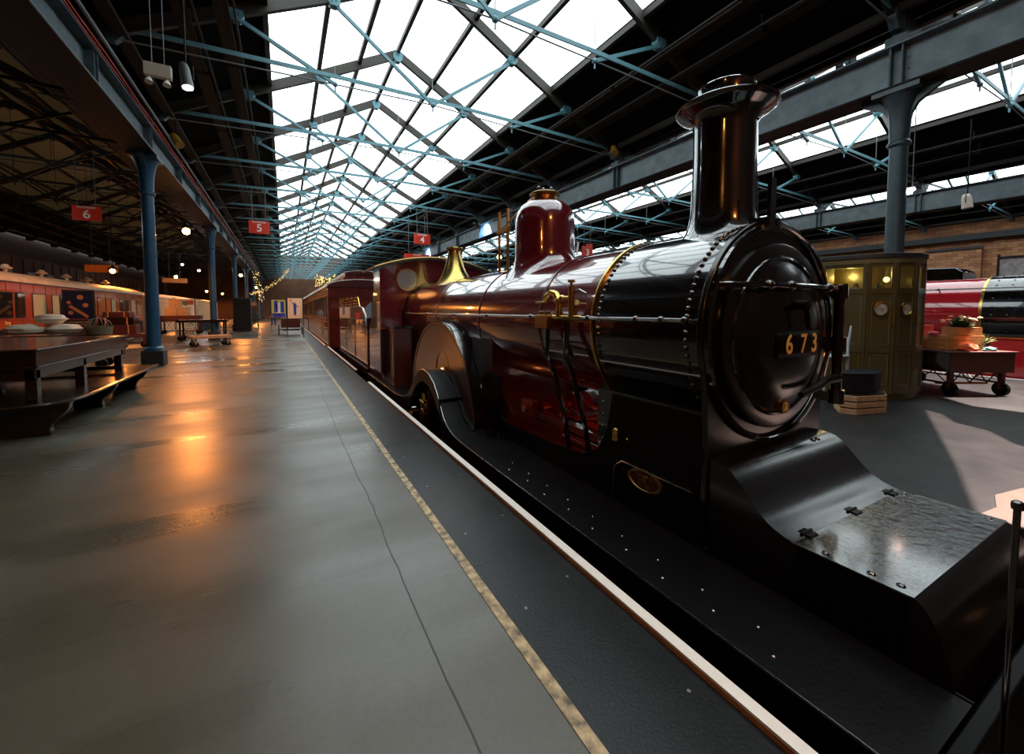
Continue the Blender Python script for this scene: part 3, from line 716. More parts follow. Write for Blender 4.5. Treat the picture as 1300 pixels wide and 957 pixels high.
# running board with the rise over the driving axlebox
rb = [(.46, 0), (4.25, 0), (4.55, .02), (4.75, .07), (4.88, .14), (5.0, .27), (5.12, .41), (5.28, .54), (5.48, .625), (5.72, .66), (5.95, .61), (6.15, .50), (6.35, .33), (6.52, .19), (6.75, .08), (7.05, .03), (7.5, 0), (10.2, 0)]
for s in (-1, 1):
    xa, xb = XC+s*.655, XC+s*1.21
    if xa > xb: xa, xb = xb, xa
    if s < 0: xa, xb = XC-1.21, XC-.655
    b = MB(); b.quadgrid([[(xa, y, z), (xb, y, z), (xb, y, z-.014), (xa, y, z-.014)] for y, z in rb], True, True, True, smooth=False); b.build('running_board', 'blackplate', L)
    xo = XC+s*1.205
    b = MB(); b.quadgrid([[(xo-.006, y, z-.015), (xo+.006, y, z-.015), (xo+.006, y, min(z-.12, z)-(.16 if z < .2 else .05)), (xo-.006, y, min(z-.12, z)-(.16 if z < .2 else .05))] for y, z in rb], True, True, True, smooth=False); b.build('valance', 'blackmat', L)
    xi = XC+s*1.203
    b = MB(); b.tube([(xi, y, z+.002) for y, z in rb], .0045, 6); b.build('edge_beading', 'steel', L)
    b = MB(); b.tube([(XC+s*.93, y, z+.006) for y, z in rb[2:17]], .012, 6); b.tube([(XC+s*.955, y, z+.006) for y, z in rb[2:17]], .005, 6); b.build('curved_beading', 'blackgloss', L)
b = MB(); b.box(XC-1.22, XC-.89, 5.02, 5.10, .33, .36).box(XC-1.22, XC-1.20, 5.0, 5.10, .22, .36); b.build('spring_hanger_bracket', 'blackplate', L, bevel=.004)
for i in range(9):
    yy = .95+i*.30
    each('footplate_stud', 'steel', L, [('rivet', ((XC-1.10+.02*(i % 2), yy, .0), .009, .006)), ('rivet', ((XC-.99, yy+.13, .0), .008, .005))])
b = MB(); b.cyl((XC-.80, 4.35, .0), (XC-.80, 4.35, .05), .05, n=12); b.cyl((XC-.80, 4.35, .05), (XC-.80, 4.35, .075), .07, n=12); b.cyl((XC-.72, 4.2, 0), (XC-.72, 4.2, .1), .03, n=10); b.build('sand_pipe_cap', 'blackgloss', L)
# splashers
SY, SZ, SR = 6.02, -.09, 1.42
for s in (-1, 1):
    xo = XC+s*.89; xi = XC+s*.66
    pts = [(SY+SR*math.cos(math.radians(a)), SZ+SR*math.sin(math.radians(a))) for a in [3+i*6 for i in range(30)]]
    pts = [p for p in pts if p[1] >= 0]
    full = [(SY+SR, .0)] + pts + [(SY-SR, .0)]
    MB().prism(full, xo-s*.0, xo-s*.02, 'X').build('splasher_face', 'splash', L)
    b = MB(); b.quadgrid([[(xo+s*.012, y, z), (xi, y, z), (xi, SY+(y-SY)*.985, SZ+(z-SZ)*.985), (xo+s*.012, SY+(y-SY)*.985, SZ+(z-SZ)*.985)] for y, z in [(SY+(p[0]-SY)*1.008, SZ+(p[1]-SZ)*1.008) for p in full]], True, True, True); b.build('splasher_top', 'blackgloss', L)
    b = MB(); b.tube([(xo+s*.006, SY+(p[0]-SY)*.985, SZ+(p[1]-SZ)*.985) for p in full], .008, 6); b.build('splasher_beading', 'brassdull', L)
    b = MB(); b.tube([(xo+s*.004, SY-.22+.28*math.cos(math.radians(a)), .62+.26*math.sin(math.radians(a))) for a in range(-10, 200, 15)], .007, 6); b.build('axle_opening_beading', 'brassdull', L)
    for dx, rr in ((.18, .715), (.115, .72)):
        pass
    b = MB(); b.tube([(XC+s*.76, SY+(p[0]-SY)*1.012, SZ+(p[1]-SZ)*1.012) for p in full], .012, 6); b.build('splasher_rib', 'blackgloss', L)
# wheels
def wheel(x, y, z, r, spokes, m='crimsondark'):
    b = MB(); b.lathe([(r-.10, -.065), (r-.02, -.065), (r, -.05), (r+.0, .045), (r+.028, .05), (r+.028, .065), (r-.10, .065)], (x, y, z), 'X', 56, cap=False); b.lathe([(r-.10, .065), (r-.10, -.065)], (x, y, z), 'X', 56, cap=False)
    b.build('wheel_tyre', 'steel', L)
    b = MB(); b.lathe([(.0, -.09), (.16, -.09), (.18, -.06), (.18, .06), (.16, .09), (0, .09)], (x, y, z), 'X', 24, cap=False)
    for i in range(spokes):
        a = 2*PI*i/spokes; b.bar((x, y+.14*math.cos(a), z+.14*math.sin(a)), (x, y+(r-.08)*math.cos(a), z+(r-.08)*math.sin(a)), .05, .045, (1,0,0))
    b.build('wheel_centre', m, L)
for s in (-1, 1):
    wheel(XC+s*.765, 5.85, -.02, 1.18, 22); wheel(XC+s*.765, 8.75, -.66, .54, 12)
    wheel(XC+s*.765, 1.45, -.70, .50, 10); wheel(XC+s*.765, 3.35, -.70, .50, 10)
b = MB()
for yy, zz in ((5.85, -.02), (8.75, -.66), (1.45, -.70), (3.35, -.70)): b.cyl((XC-1.0, yy, zz), (XC+1.0, yy, zz), .08, n=16)
b.build('axle', 'steel', L)
for s in (-1, 1):
    x = XC+s*1.06
    b = MB(); b.prism([(5.45, -.42), (5.45, .10), (5.60, .30), (6.1, .30), (6.25, .10), (6.25, -.42)], x-.01, x+.01, 'X'); b.build('outside_frame', 'blackmat', L)
    b = MB(); b.box(XC+s*1.08, XC+s*1.16, 5.72, 5.98, -.24, .20); b.cyl((XC+s*1.16, 5.85, -.03), (XC+s*1.20, 5.85, -.03), .10, n=18); b.build('axlebox', 'brassdull', L, bevel=.01)
    b = MB(); b.box(XC+s*1.10, XC+s*1.20, 5.74, 5.96, .16, .19); b.cyl((XC+s*1.15, 5.85, .19), (XC+s*1.15, 5.85, .30), .04, n=12); b.obox((XC+s*1.17, 5.85, .08), (0,1,.3), (s,0,0), (.10, .03, .02)); b.build('axlebox_cover', 'brass', L)
# inside motion seen through the opening behind the frame
b = MB()
for x in (XC-.42, XC+.42):
    b.box(x-.05, x+.05, 2.55, 4.1, .05, .12); b.box(x-.05, x+.05, 2.55, 4.1, .30, .37); b.cyl((x, 2.4, .21), (x, 3.4, .21), .04, n=12); b.bar((x, 3.4, .21), (x, 5.6, .02), .06, .13)
b.build('slide_bars', 'redmotion', L)
for dx in (-.2, .05, .25):
    b = MB(); b.tube([(XC+dx, 2.6, .42), (XC+dx, 3.0, .50), (XC+dx, 3.5, .36), (XC+dx, 4.0, .46)], .045, 8); b.cyl((XC+dx-.05, 3.0, .44), (XC+dx+.05, 3.0, .44), .11, n=16); b.cyl((XC+dx-.05, 3.85, .40), (XC+dx+.05, 3.85, .40), .14, n=16)
    b.build('valve_gear_link', 'redmotion', L)
b = MB(); b.cyl((XC-.63, 3.9, .42), (XC+.63, 3.9, .42), .05, n=12); b.box(XC-.58, XC-.50, 3.78, 4.02, .35, .50); b.build('weigh_shaft', 'redmotion', L)
b = MB(); b.box(XC-.55, XC+.55, 2.45, 2.62, -.1, .42); b.build('cylinder_block', 'blackmat', L)
# cab
CYF, CYR = 8.75, 10.0
cabp = [(XC-1.19, 1.10), (XC-1.19, 2.34)] + [(XC+x, 2.34+.245*(1-(x/1.19)**2)) for x in [-1.0+.2*i for i in range(11)]] + [(XC+1.19, 2.34), (XC+1.19, 1.10)]
b = MB(); b.prism(cabp, CYF, CYF+.02, 'Y'); b.build('cab_front', 'crimson', L)
for s in (-1, 1):
    side = [(CYF+.02, .05), (CYF+.02, 2.33), (CYR-.55, 2.33), (CYR-.62, 1.95), (CYR-.5, 1.55), (CYR-.25, 1.25), (CYR, 1.18), (CYR, .05)]
    MB().prism(side, XC+s*1.19, XC+s*1.17, 'X').build('cab_side', 'crimson', L)
    b = MB(); b.lathe([(.218, -.006), (.232, -.010), (.236, -.018), (.215, -.018), (.208, -.012)], (XC+s*.62, CYF, 2.14), 'Y', 36, cap=False); b.build('spectacle_ring', 'brassdull', L)
    b = MB(); b.lathe([(0, -.012), (.215, -.012), (.215, -.004)], (XC+s*.62, CYF, 2.14), 'Y', 36, cap=False); b.build('spectacle_glass', 'spectacle', L)
rp = [(XC+x, 2.36+.255*(1-(x/1.30)**2)) for x in [-1.30+.13*i for i in range(21)]]
b = MB(); b.prism(rp + [(x, z+.035) for x, z in reversed(rp)], CYF-.10, CYR+.15, 'Y', smooth=False); b.build('cab_roof', 'steelblue', L)
b = MB(); b.tube([(x, CYF-.11, z+.012) for x, z in rp], .016, 6); b.build('roof_beading', 'brassdull', L)
b = MB(); b.lathe([(.705, -.05), (.74, -.05), (.75, -.02), (.75, 0)], (XC, CYF, ZB), 'Y', 64, cap=False); b.build('firebox_flange', 'blackgloss', L)
b = MB(); b.box(XC-1.20, XC+1.20, CYF-.03, CYF+.0, 1.10, 1.14); b.build('cab_ledge', 'brassdull', L)
for s in (-1, 1):
    xa, xb = XC+s*1.07, XC+s*.72
    b = MB().box(xa, xb, 8.10, 9.60, .0, 1.15); b.build('trailing_splasher', 'splash', L, bevel=.01)
    b = MB().box(xa+s*.02, xb, 8.07, 9.60, 1.15, 1.175); b.build('splasher_lid', 'blackgloss', L)
    b = MB()
    b.tube([(xa+s*.004, 8.14, .06), (xa+s*.004, 8.14, 1.10), (xa+s*.004, 9.55, 1.10), (xa+s*.004, 9.55, .06)], .005, 5); b.build('splasher_lining', 'brassdull', L)
MB().box(XC-.70, XC+.70, CYF-.45, CYF, .0, 1.2).build('firebox_lower', 'crimsondark', L)
MB().box(XC-.66, XC+.66, 4.6, 8.3, .05, 1.2).build('firebox', 'crimsondark', L)
MB().box(XC-1.15, XC+1.15, 10.0, 10.2, -.42, -.02).build('drag_beam', 'blackmat', L)
ch_ = MB(); ch_.tube([(XC-1.1, 10.12, .0), (XC-1.1, 10.12, 1.0), (XC-1.1, 10.1, 1.9)], .018, 8); ch_.build('cab_pillar', 'steel', L)

# ------------------------------------------------------------------ tender
T = thing('tender', 'crimson tender with coal rails coupled behind locomotive 673', 'tender', (XC, 13.4, -1.2))
TX = 1.17
for s in (-1, 1):
    side = [(10.45, .08), (10.45, 1.12), (10.62, 1.40), (10.95, 1.55), (11.5, 1.60), (16.0, 1.60), (16.0, .08)]
    MB().prism(side, XC+s*TX, XC+s*(TX-.02), 'X').build('tank_side', 'crimson', T)
    b = MB()
    for (a, c) in ((10.6, 12.3), (12.42, 14.2), (14.32, 15.9)):
        b.tube([(XC+s*(TX+.003), a, .2), (XC+s*(TX+.003), a, 1.25), (XC+s*(TX+.003), c, 1.25), (XC+s*(TX+.003), c, .2), (XC+s*(TX+.003), a, .2)], .006, 5)
    b.build('tank_lining', 'lining', T)
    b = MB(); b.tube([(XC+s*(TX+.01), y, z) for y, z in side[1:6]], .014, 8); b.build('tank_beading', 'steel', T)
    b = MB()
    for z in (1.68, 1.76, 1.84): b.tube([(XC+s*(TX-.02), 11.6, 1.60), (XC+s*(TX-.0), 11.75, z), (XC+s*(TX-.0), 15.6, z), (XC+s*(TX-.02), 15.7, 1.6)], .018, 6)
    for i in range(5): yy = 11.8+i*.95; b.bar((XC+s*(TX+.015), yy, 1.58), (XC+s*(TX+.02), yy, 1.90), .03, .02, (0,1,0))
    b.build('coal_rail', 'brass', T)  # brass colour stands for gold light on the coal rails
b = MB(); b.box(XC-TX+.02, XC+TX-.02, 15.98, 16.0, .08, 1.6); b.box(XC-TX+.02, XC+TX-.02, 10.9, 16.0, .0, 1.3); b.build('water_tank', 'crimsondark', T)
b = MB(); pl = [(XC+x, 1.3+.62*math.sqrt(max(0, 1-(x/1.0)**2))) for x in [-1+.1*i for i in range(21)]]; b.prism(pl, 12.2, 12.26, 'Y'); b.build('coal_bulkhead', 'rod', T)
b = MB(); b.lathe([(.42, 0), (.42, .12), (.36, .2), (.2, .25), (0, .26)], (XC-.2, 11.6, 1.3), 'Z', 28, cap=False); b.build('tank_filler', 'white', T)  # white paint stands for the bright reflection on the tank cover
b = MB(); b.box(XC-.5, XC-.42, 10.6, 10.68, .1, 1.55); b.sphere((XC-.46, 10.64, 1.62), .07, 10); b.build('brake_column', 'blackgloss', T)
b = MB().box(XC-1.2, XC+1.2, 10.35, 16.2, -.02, .08); b.build('footplate', 'blackplate', T)
for s in (-1, 1):
    b = MB().box(XC+s*1.10, XC+s*1.13, 10.45, 16.1, -.42, -.02); b.build('tender_frame', 'blackmat', T)
    for yy in (11.4, 13.2, 15.0):
        b = MB(); b.lathe([(.45, -.06), (.62, -.06), (.64, -.04), (.64, .06), (.45, .06)], (XC+s*.765, yy, -.56), 'X', 36, cap=False)
        for i in range(10):
            a = 2*PI*i/10; b.bar((XC+s*.765, yy, -.56), (XC+s*.765, yy+.55*math.cos(a), -.56+.55*math.sin(a)), .05, .05, (1,0,0))
        b.build('wheel', 'crimsondark', T)

# ------------------------------------------------------------------ coaches
def coach(name, lab, xc, y0, y1, half, zb, zg, ztop, body, side, wins, roofm='white', clere=None, lower=None, grp=None, vents=None, endwin=True, detail=True):
    # side: -1/+1 = side facing the main platform ; wins: list of (yc, width, z0, z1, material)
    t = thing(name, lab, 'railway coach', (xc, (y0+y1)/2, -1.2), grp)
    xs = xc+side*half
    MB().box(xc-half, xc+half, y0, y1, zb, zg).build('body', body, t, bevel=.03)
    n = 14
    pr = [(xc+(half+.05)*math.sin(lerp(-PI/2, PI/2, i/n)), zg+(ztop-zg)*math.cos(lerp(-PI/2, PI/2, i/n))) for i in range(n+1)]
    b = MB(); b.prism(pr, y0-.04, y1+.04, 'Y', smooth=True); o = b.build('roof', roofm, t)
    for p in o.data.polygons: p.use_smooth = abs(p.normal.y) < .5
    if clere:
        cw, cz = clere
        b = MB().box(xc-cw, xc+cw, y0+.02, y1-.02, zg, cz-.1); b.build('clerestory', body, t)
        pr = [(xc+(cw+.08)*math.sin(lerp(-PI/2, PI/2, i/n)), cz-.12+.14*math.cos(lerp(-PI/2, PI/2, i/n))) for i in range(n+1)]
        b = MB(); b.prism(pr, y0-.02, y1+.02, 'Y'); b.build('clerestory_roof', roofm, t)
        b = MB()
        for sx in (-cw+.04, -.33, 0, .33, cw-.04): b.box(xc+sx-.02, xc+sx+.02, y0-.015, y0+.02, 1.1, cz-.18)
        for zz in (1.1, 2.0): b.box(xc-half+.05, xc+half-.05, y0-.015, y0, zz-.02, zz+.02)
        for sx in (-half+.03, half-.03): b.box(xc+sx-.02, xc+sx+.02, y0-.015, y0, zb, zg)
        b.build('end_panelling', 'crimsondark', t)
        b = MB()
        for sx in (-cw*.75, 0, cw*.75): b.box(xc+sx-.26, xc+sx+.26, y0-.012, y0+.01, 2.15, cz-.3)
        b.build('end_panel', 'coachR', t)
        pe = [(xc+(half+.045)*math.sin(lerp(-PI/2, PI/2, i/n)), zg-.02+(ztop-zg)*math.cos(lerp(-PI/2, PI/2, i/n))) for i in range(n+1)]
        b = MB(); b.prism(pe, y0-.06, y0-.041, 'Y'); pe = [(xc+(cw+.06)*math.sin(lerp(-PI/2, PI/2, i/n)), cz-.135+.14*math.cos(lerp(-PI/2, PI/2, i/n))) for i in range(n+1)]; b.prism(pe, y0-.04, y0-.021, 'Y'); b.build('end_arch', 'crimsondark', t)
        b = MB().box(xs-.02, xs+.02, y0-.03, y0+.01, zb-.1, 1.5); b.build('corner_post', 'brassdull', t)  # dull brass stands for lamplight along the coach corner
    MB().box(xc-half+.02, xc+half-.02, y0+.05, y1-.05, lower if lower is not None else -.25, zb).build('underframe_or_shade', 'blackmat', t)
    b = MB()
    for yy in (y0+1.6, y0+4, y1-4, y1-1.6):
        for s in (-1, 1): b.cyl((xc+s*.70, yy, -.70), (xc+s*.82, yy, -.70), .50, n=24)
    b.build('wheel', 'blackmat', t)
    b = MB().box(xs-.05*side, xs+.16*side, y0+.5, y1-.5, -.14, -.10); b.build('footboard', 'blackmat', t)
    # gutter and mouldings
    b = MB(); b.box(xs, xs+side*.04, y0, y1, zg-.03, zg+.02); b.build('gutter', 'black', t)
    b = MB()
    for zz in ((zb+.02), zb+.34 if zb > .5 else 1.0, zg-.34): b.box(xs, xs+side*.012, y0+.02, y1-.02, zz-.008, zz+.008)
    yy = y0+.3
    while y1-.2 > yy and detail:
        b.box(xs, xs+side*.010, yy-.006, yy+.006, zb+.02, zg-.05); yy += .82
    b.build('lining', 'lining' if body == 'coachR' else 'liningdim', t)
    for (yc, w, z0, z1, mm) in wins:
        f = MB(); f.box(xs-side*.01, xs+side*.016, yc-w/2-.03, yc+w/2+.03, z0-.03, z1+.03); f = f.build('window', 'black', t, bevel=.01)
        g = MB(); g.box(xs+side*.017, xs+side*.021, yc-w/2, yc+w/2, z0, z1); g.build('pane', mm, f)
    if vents:
        for yy in vents:
            b = MB(); x = xc+side*half*.55; z = zg+(ztop-zg)*.83
            b.lathe([(.05, -.02), (.05, .1), (.16, .12), (.18, .16), (.10, .20), (.08, .26), (.0, .28)], (x, yy, z), 'Z', 14, cap=False); b.build('roof_ventilator', roofm, t)
    return t
# main train behind the tender
def rw(y0, y1, z0=1.25, z1=2.05, step=.9):
    o = []; y = y0+.6
    while y < y1-.4: o.append((y, .5, z0, z1, 'coachglass')); y += step
    return o
coach('railway_coach', 'maroon clerestory railway coach standing right behind the tender', XC, 18.2, 33.5, 1.36, -.05, 2.45, 2.78, 'coachR', -1, rw(18.2, 33.5), 'white', clere=(.68, 3.12))
coach('railway_coach', 'maroon railway coach farther down the main train, second behind the tender', XC, 34.3, 49.5, 1.36, -.05, 2.45, 2.78, 'coachR', -1, rw(34.3, 49.5, step=1.3), 'white', clere=(.68, 3.12), detail=False)
coach('railway_coach', 'last maroon railway coach at the far end of the main train', XC, 50.2, 65.5, 1.36, -.05, 2.45, 2.78, 'coachR', -1, rw(50.2, 65.5, step=1.9), 'white', clere=(.68, 3.12), detail=False)
# red first class coach at the left
WL_ = [(15.2, .5), (16.2, .5), (17.2, .5), (18.05, .5), (18.95, .75), (19.78, .55), (21.0, .85), (22.2, .5), (22.75, .35), (25.6, .5), (26.6, .7), (27.5, .4), (28.3, .5), (29.6, .6), (30.4, .5), (31.4, .6), (32.4, .5)]
wins = [(a, w, 1.27, 2.05, 'blind' if i % 3 == 0 or i == 7 else 'coachglass') for i, (a, w) in enumerate(WL_)]
lc = coach('railway_coach', 'red first-class coach with cream roof and lettering First at the far left', -8.98, 13.0, 33.3, 1.36, .86, 2.42, 2.86, 'coach', 1, wins, 'cream', lower=-.25, vents=[14.6, 16.0, 17.1, 18.2, 19.3, 20.6, 23.0, 25.1, 27.3, 29.6])  # black below the waist stands for crimson panels lost in shade
for tx, yy, sz in (('First', 19.0, .17), ('L', 20.75, .14), ('T', 20.98, .14), ('M', 21.24, .14), ('R', 21.5, .14)):
    text(tx, 'lettering', sz, 'letter', lc, (-7.605, yy, 1.08), (PI/2, 0, PI/2), .003)
# cream vans beyond it
for i, (a, c_, lab) in enumerate(((34.2, 41.5, 'cream-coloured railway van standing beyond the red coach'), (42.3, 51.0, 'second cream railway van, behind the stack of crates and white notice'), (52, 66, 'far cream railway van down the left track'))):
    v = coach('railway_van', lab, -8.98, a, c_, 1.36, -.1, 2.35, 2.75, 'creamvan', 1, [], 'cream', detail=True)
    v['category'] = 'railway van'
# dark vehicles at the very left behind the coach
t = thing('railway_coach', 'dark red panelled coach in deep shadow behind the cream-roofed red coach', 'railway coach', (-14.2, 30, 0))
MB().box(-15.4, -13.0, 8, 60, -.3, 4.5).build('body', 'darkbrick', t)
b = MB()
for i in range(44): b.box(-12.99, -12.96, 9+i*1.15, 9.3+i*1.15, 2.4, 4.4)
b.build('vertical_batten', 'darkbrick', t)
b = MB()
for i in range(22): b.box(-12.99, -12.95, 9.3+i*2.3, 10.1+i*2.3, 2.7, 3.7)
b.build('dark_panel', 'black', t)

# ------------------------------------------------------------------ things on the left platform
# long bench with high box centre
B = thing('wooden_bench', 'long dark polished wooden bench with high box centre and low ledge at the left edge', 'bench', (-3.3, 8.4, 0))
bx0, bx1, by0, by1 = -4.15, -2.52, 6.84, 10.0
MB().box(bx0, bx1, by0, by1, 1.015, 1.045).build('top', 'darkwood', B, bevel=.008)
b = MB(); b.box(bx0+.02, bx1-.02, by0+.02, by1-.02, .84, 1.014); b.build('upper_panel', 'darkwood', B, bevel=.004)
b = MB(); b.box(bx0+.0, bx1-.0, by0+.0, by1+.0, .825, .84); b.build('moulding', 'darkwood', B, bevel=.004)
b = MB(); b.prism([(by0+.02, .824), (by1-.02, .824), (by1-.02, .72), (by0+.02, .70)], bx1-.05, bx1-.03, 'X'); b.box(bx0+.03, bx0+.05, by0+.02, by1-.02, .70, .824); b.box(bx0+.03, bx1-.03, by0+.03, by0+.05, .68, .824); b.box(bx0+.03, bx1-.03, by1-.05, by1-.03, .70, .824); b.build('lower_rail', 'darkwood', B)
b = MB(); b.lathe([(.0, -.03), (.05, -.03), (.06, 0), (.05, .03), (0, .03)], (bx1-.05, by1+.06, .86), 'X', 16, cap=False); b.bar((bx1-.05, by1-.02, .82), (bx1-.05, by1+.08, .86), .05, .05); b.build('scroll_end', 'darkwood', B)
led = [(-2.24, 7.45), (-2.245, 7.20), (-2.28, 7.0), (-2.34, 6.86), (-2.44, 6.76), (-2.58, 6.70), (-2.8, 6.66), (-4.45, 6.60), (-4.45, 10.55), (-2.45, 10.62), (-2.24, 10.62)]
b = MB(); b.prism(led, .385, .42, 'Z'); b.build('ledge', 'darkwood', B, bevel=.012)
b = MB()
edge = [led[-1]] + led[:8]
b.tube([(x, y, .405) for x, y in edge], .02, 8); b.build('ledge_nosing', 'darkwood', B)
for yy in (6.92, 8.22, 9.78):
    for xx in (bx1-.08, bx0+.10):
        MB().box(xx-.05, xx+.05, yy-.05, yy+.05, .42, .80).build('post', 'darkwood', B, bevel=.006)
for xx in (-3.1, -3.6): MB().box(xx-.05, xx+.05, 6.9, 7.0, .42, .70).build('post', 'darkwood', B, bevel=.006)
MB().box(bx0+.1, bx1-.1, 9.70, 9.76, .46, .52).build('stretcher', 'darkwood', B)
for yy in (6.98, 8.6, 10.25):
    for s, xo in ((1, -2.30), (-1, -4.38)):
        xi = xo - s*.75
        pl = [(xo-s*.0, .384), (xo-s*.02, .30), (xo-s*.08, .22), (xo-s*.16, .15), (xo-s*.19, .08), (xo-s*.18, 0), (xo-s*.50, 0), (xo-s*.52, .1), (xo-s*.62, .22), (xi, .384)]
        b = MB(); b.prism(pl, yy-.05, yy+.05, 'Y'); b.build('leg', 'darkwood', B, bevel=.006)

# luggage barrow helper: flat barrow with slat top, legs and iron wheels (local, faces +x)
def barrow(name, lab, loc, rz, l, w, h, m='trolley', grp=None, side=.12, wheelr=.12, xbr=True, handle=True):
    t = thing(name, lab, 'luggage trolley', loc, grp); c = Vector(loc)
    def bx(*a): return (c.x+a[0], c.x+a[1], c.y+a[2], c.y+a[3], c.z+a[4], c.z+a[5])
    MB().box(*bx(-l/2, l/2, -w/2, w/2, h-.03, h)).build('deck', m, t, bevel=.005)
    for s in (-1, 1):
        MB().box(*bx(-l/2, l/2, s*w/2-.02, s*w/2+.02, h-side-.03, h-.03)).build('side_rail', m, t)
        MB().box(*bx(s*l/2-.02, s*l/2+.02, -w/2, w/2, h-side-.03, h-.03)).build('end_board', m, t)
    for sx in (-1, 1):
        for sy in (-1, 1):
            x = c.x+sx*(l/2-.12); y = c.y+sy*(w/2-.06)
            MB().box(x-.035, x+.035, y-.035, y+.035, c.z+wheelr, c.z+h-.05).build('leg', m, t)
            b = MB(); b.lathe([(.0, -.03), (wheelr*.3, -.03), (wheelr*.8, -.015), (wheelr, -.03), (wheelr, .03), (wheelr*.8, .015), (wheelr*.3, .03), (0, .03)], (x, y, c.z+wheelr), 'Y', 20, cap=False); b.build('wheel', 'blackmat', t)
    if xbr:
        b = MB()
        for sy in (-1, 1):
            y = c.y+sy*(w/2-.06); n = 3; x0 = c.x-l/2+.14; x1 = c.x+l/2-.14
            for i in range(n):
                a, d = lerp(x0, x1, i/n), lerp(x0, x1, (i+1)/n)
                b.cyl((a, y, c.z+wheelr+.06), ((a+d)/2, y, c.z+h-side-.05), .009, n=6); b.cyl(((a+d)/2, y, c.z+h-side-.05), (d, y, c.z+wheelr+.06), .009, n=6)
            b.bar((x0, y, c.z+wheelr+.06), (x1, y, c.z+wheelr+.06), .03, .03)
        b.build('bracing', 'blackmat', t)
    if handle:
        b = MB(); b.cyl((c.x-l/2, c.y, c.z+h-side), (c.x-l/2-.5, c.y, c.z+.12), .014, n=6); b.cyl((c.x-l/2-.5, c.y-.12, c.z+.12), (c.x-l/2-.5, c.y+.12, c.z+.12), .014, n=6); b.build('tow_handle', 'blackmat', t)
    t.rotation_euler = (0, 0, rz)
    return t
def crate(name, lab, cat, loc, dims, rz=0, m='wood', n=4, grp=None, top=True):
    l, w, h = dims; c = Vector(loc); t = thing(name, lab, cat, loc, grp)
    b = MB(); sh = h/n
    for i in range(n):
        z0, z1 = c.z+i*sh+.004, c.z+(i+1)*sh-.006
        b.box(c.x-l/2, c.x+l/2, c.y-w/2, c.y-w/2+.015, z0, z1); b.box(c.x-l/2, c.x+l/2, c.y+w/2-.015, c.y+w/2, z0, z1)
        b.box(c.x-l/2, c.x-l/2+.015, c.y-w/2+.016, c.y+w/2-.016, z0, z1); b.box(c.x+l/2-.015, c.x+l/2, c.y-w/2+.016, c.y+w/2-.016, z0, z1)
    b.build('slats', m, t)
    b = MB()
    for sx in (-1, 1):
        for sy in (-1, 1): b.box(c.x+sx*(l/2-.03)-.015, c.x+sx*(l/2-.03)+.015, c.y+sy*(w/2-.03)-.014, c.y+sy*(w/2-.03)+.014, c.z, c.z+h)
    b.build('corner_batten', m, t)
    MB().box(c.x-l/2+.016, c.x+l/2-.016, c.y-w/2+.016, c.y+w/2-.016, c.z+(h-.02 if top else .004), c.z+(h-.004 if top else .02)).build('board', m, t)
    t.rotation_euler = (0, 0, rz); return t
# sacks and basket on a barrow behind the bench
barrow('luggage_trolley', 'dark luggage trolley carrying white sacks, hidden behind the long bench', (-5.0, 14.6, 0), .1, 1.9, .8, .88, 'darkwood')
random.seed(5)
for i, (x, y, z, sx, lab) in enumerate(((-5.5, 14.4, .88, .33, 'white cloth sack lying on the trolley, left one'), (-4.84, 14.5, .88, .31, 'white cloth sack lying on the trolley, beside the wicker basket'), (-5.1, 14.6, 1.13, .28, 'small white sack on top of the two others'))):
    b = MB(); g = bmesh.ops.create_icosphere(b.bm, subdivisions=3, radius=1)
    for v in g['verts']:
        nse = 1+.12*math.sin(v.co.x*5+i)*math.cos(v.co.y*6+i*2)+.06*math.sin(v.co.z*9+i)
        v.co = Vector((x+v.co.x*sx*nse, y+v.co.y*.26*nse, z+.148+v.co.z*.125*nse)); 
    for f in b.bm.faces: f.smooth = True
    tag(b.build('sack', 'sack'), lab, 'sack', 'sacks on the trolley')
t = thing('wicker_basket', 'round wicker hamper with domed cage lid next to the white sacks', 'basket', (-4.2, 14.5, .88))
b = MB(); b.lathe([(.0, 0), (.24, 0), (.27, .2), (.25, .2), (.22, .02), (0, .02)], (-4.2, 14.5, .88), 'Z', 24, cap=False); b.build('hamper', 'wicker', t)
b = MB()
for i in range(6):
    a = PI*i/6; b.tube([(-4.2+.25*math.cos(a)*math.cos(p), 14.5+.25*math.sin(a)*math.cos(p), 1.08+.22*math.sin(p)) for p in [PI*j/12 for j in range(13)]], .006, 5)
b.build('cage_lid', 'rod', t)
# stack of trunks on a barrow
barrow('luggage_trolley', 'brown luggage trolley under a stack of trunks beside the red coach', (-5.75, 21.9, 0), .2, 1.7, .8, .55, 'trolley')
for i, (z, l, h, m, lab) in enumerate(((.55, 1.15, .36, 'trolley', 'large red-brown trunk at the bottom of the stack'), (.912, 1.05, .30, 'darkwood', 'dark trunk in the middle of the stack'), (1.214, .8, .22, 'trolley', 'small red-brown suitcase on top of the trunks'))):
    t = thing('trunk', lab, 'trunk', (-5.75, 21.9, z), 'trunks stacked on a trolley')
    MB().box(-5.75-l/2, -5.75+l/2, 21.6, 22.2, z, z+h).build('case', m, t, bevel=.02)
    b = MB()
    for sx in (-.3, .3): b.box(-5.75+sx*l-.02, -5.75+sx*l+.02, 21.59, 22.21, z+.0, z+h+.004)
    b.build('strap', 'wood', t)
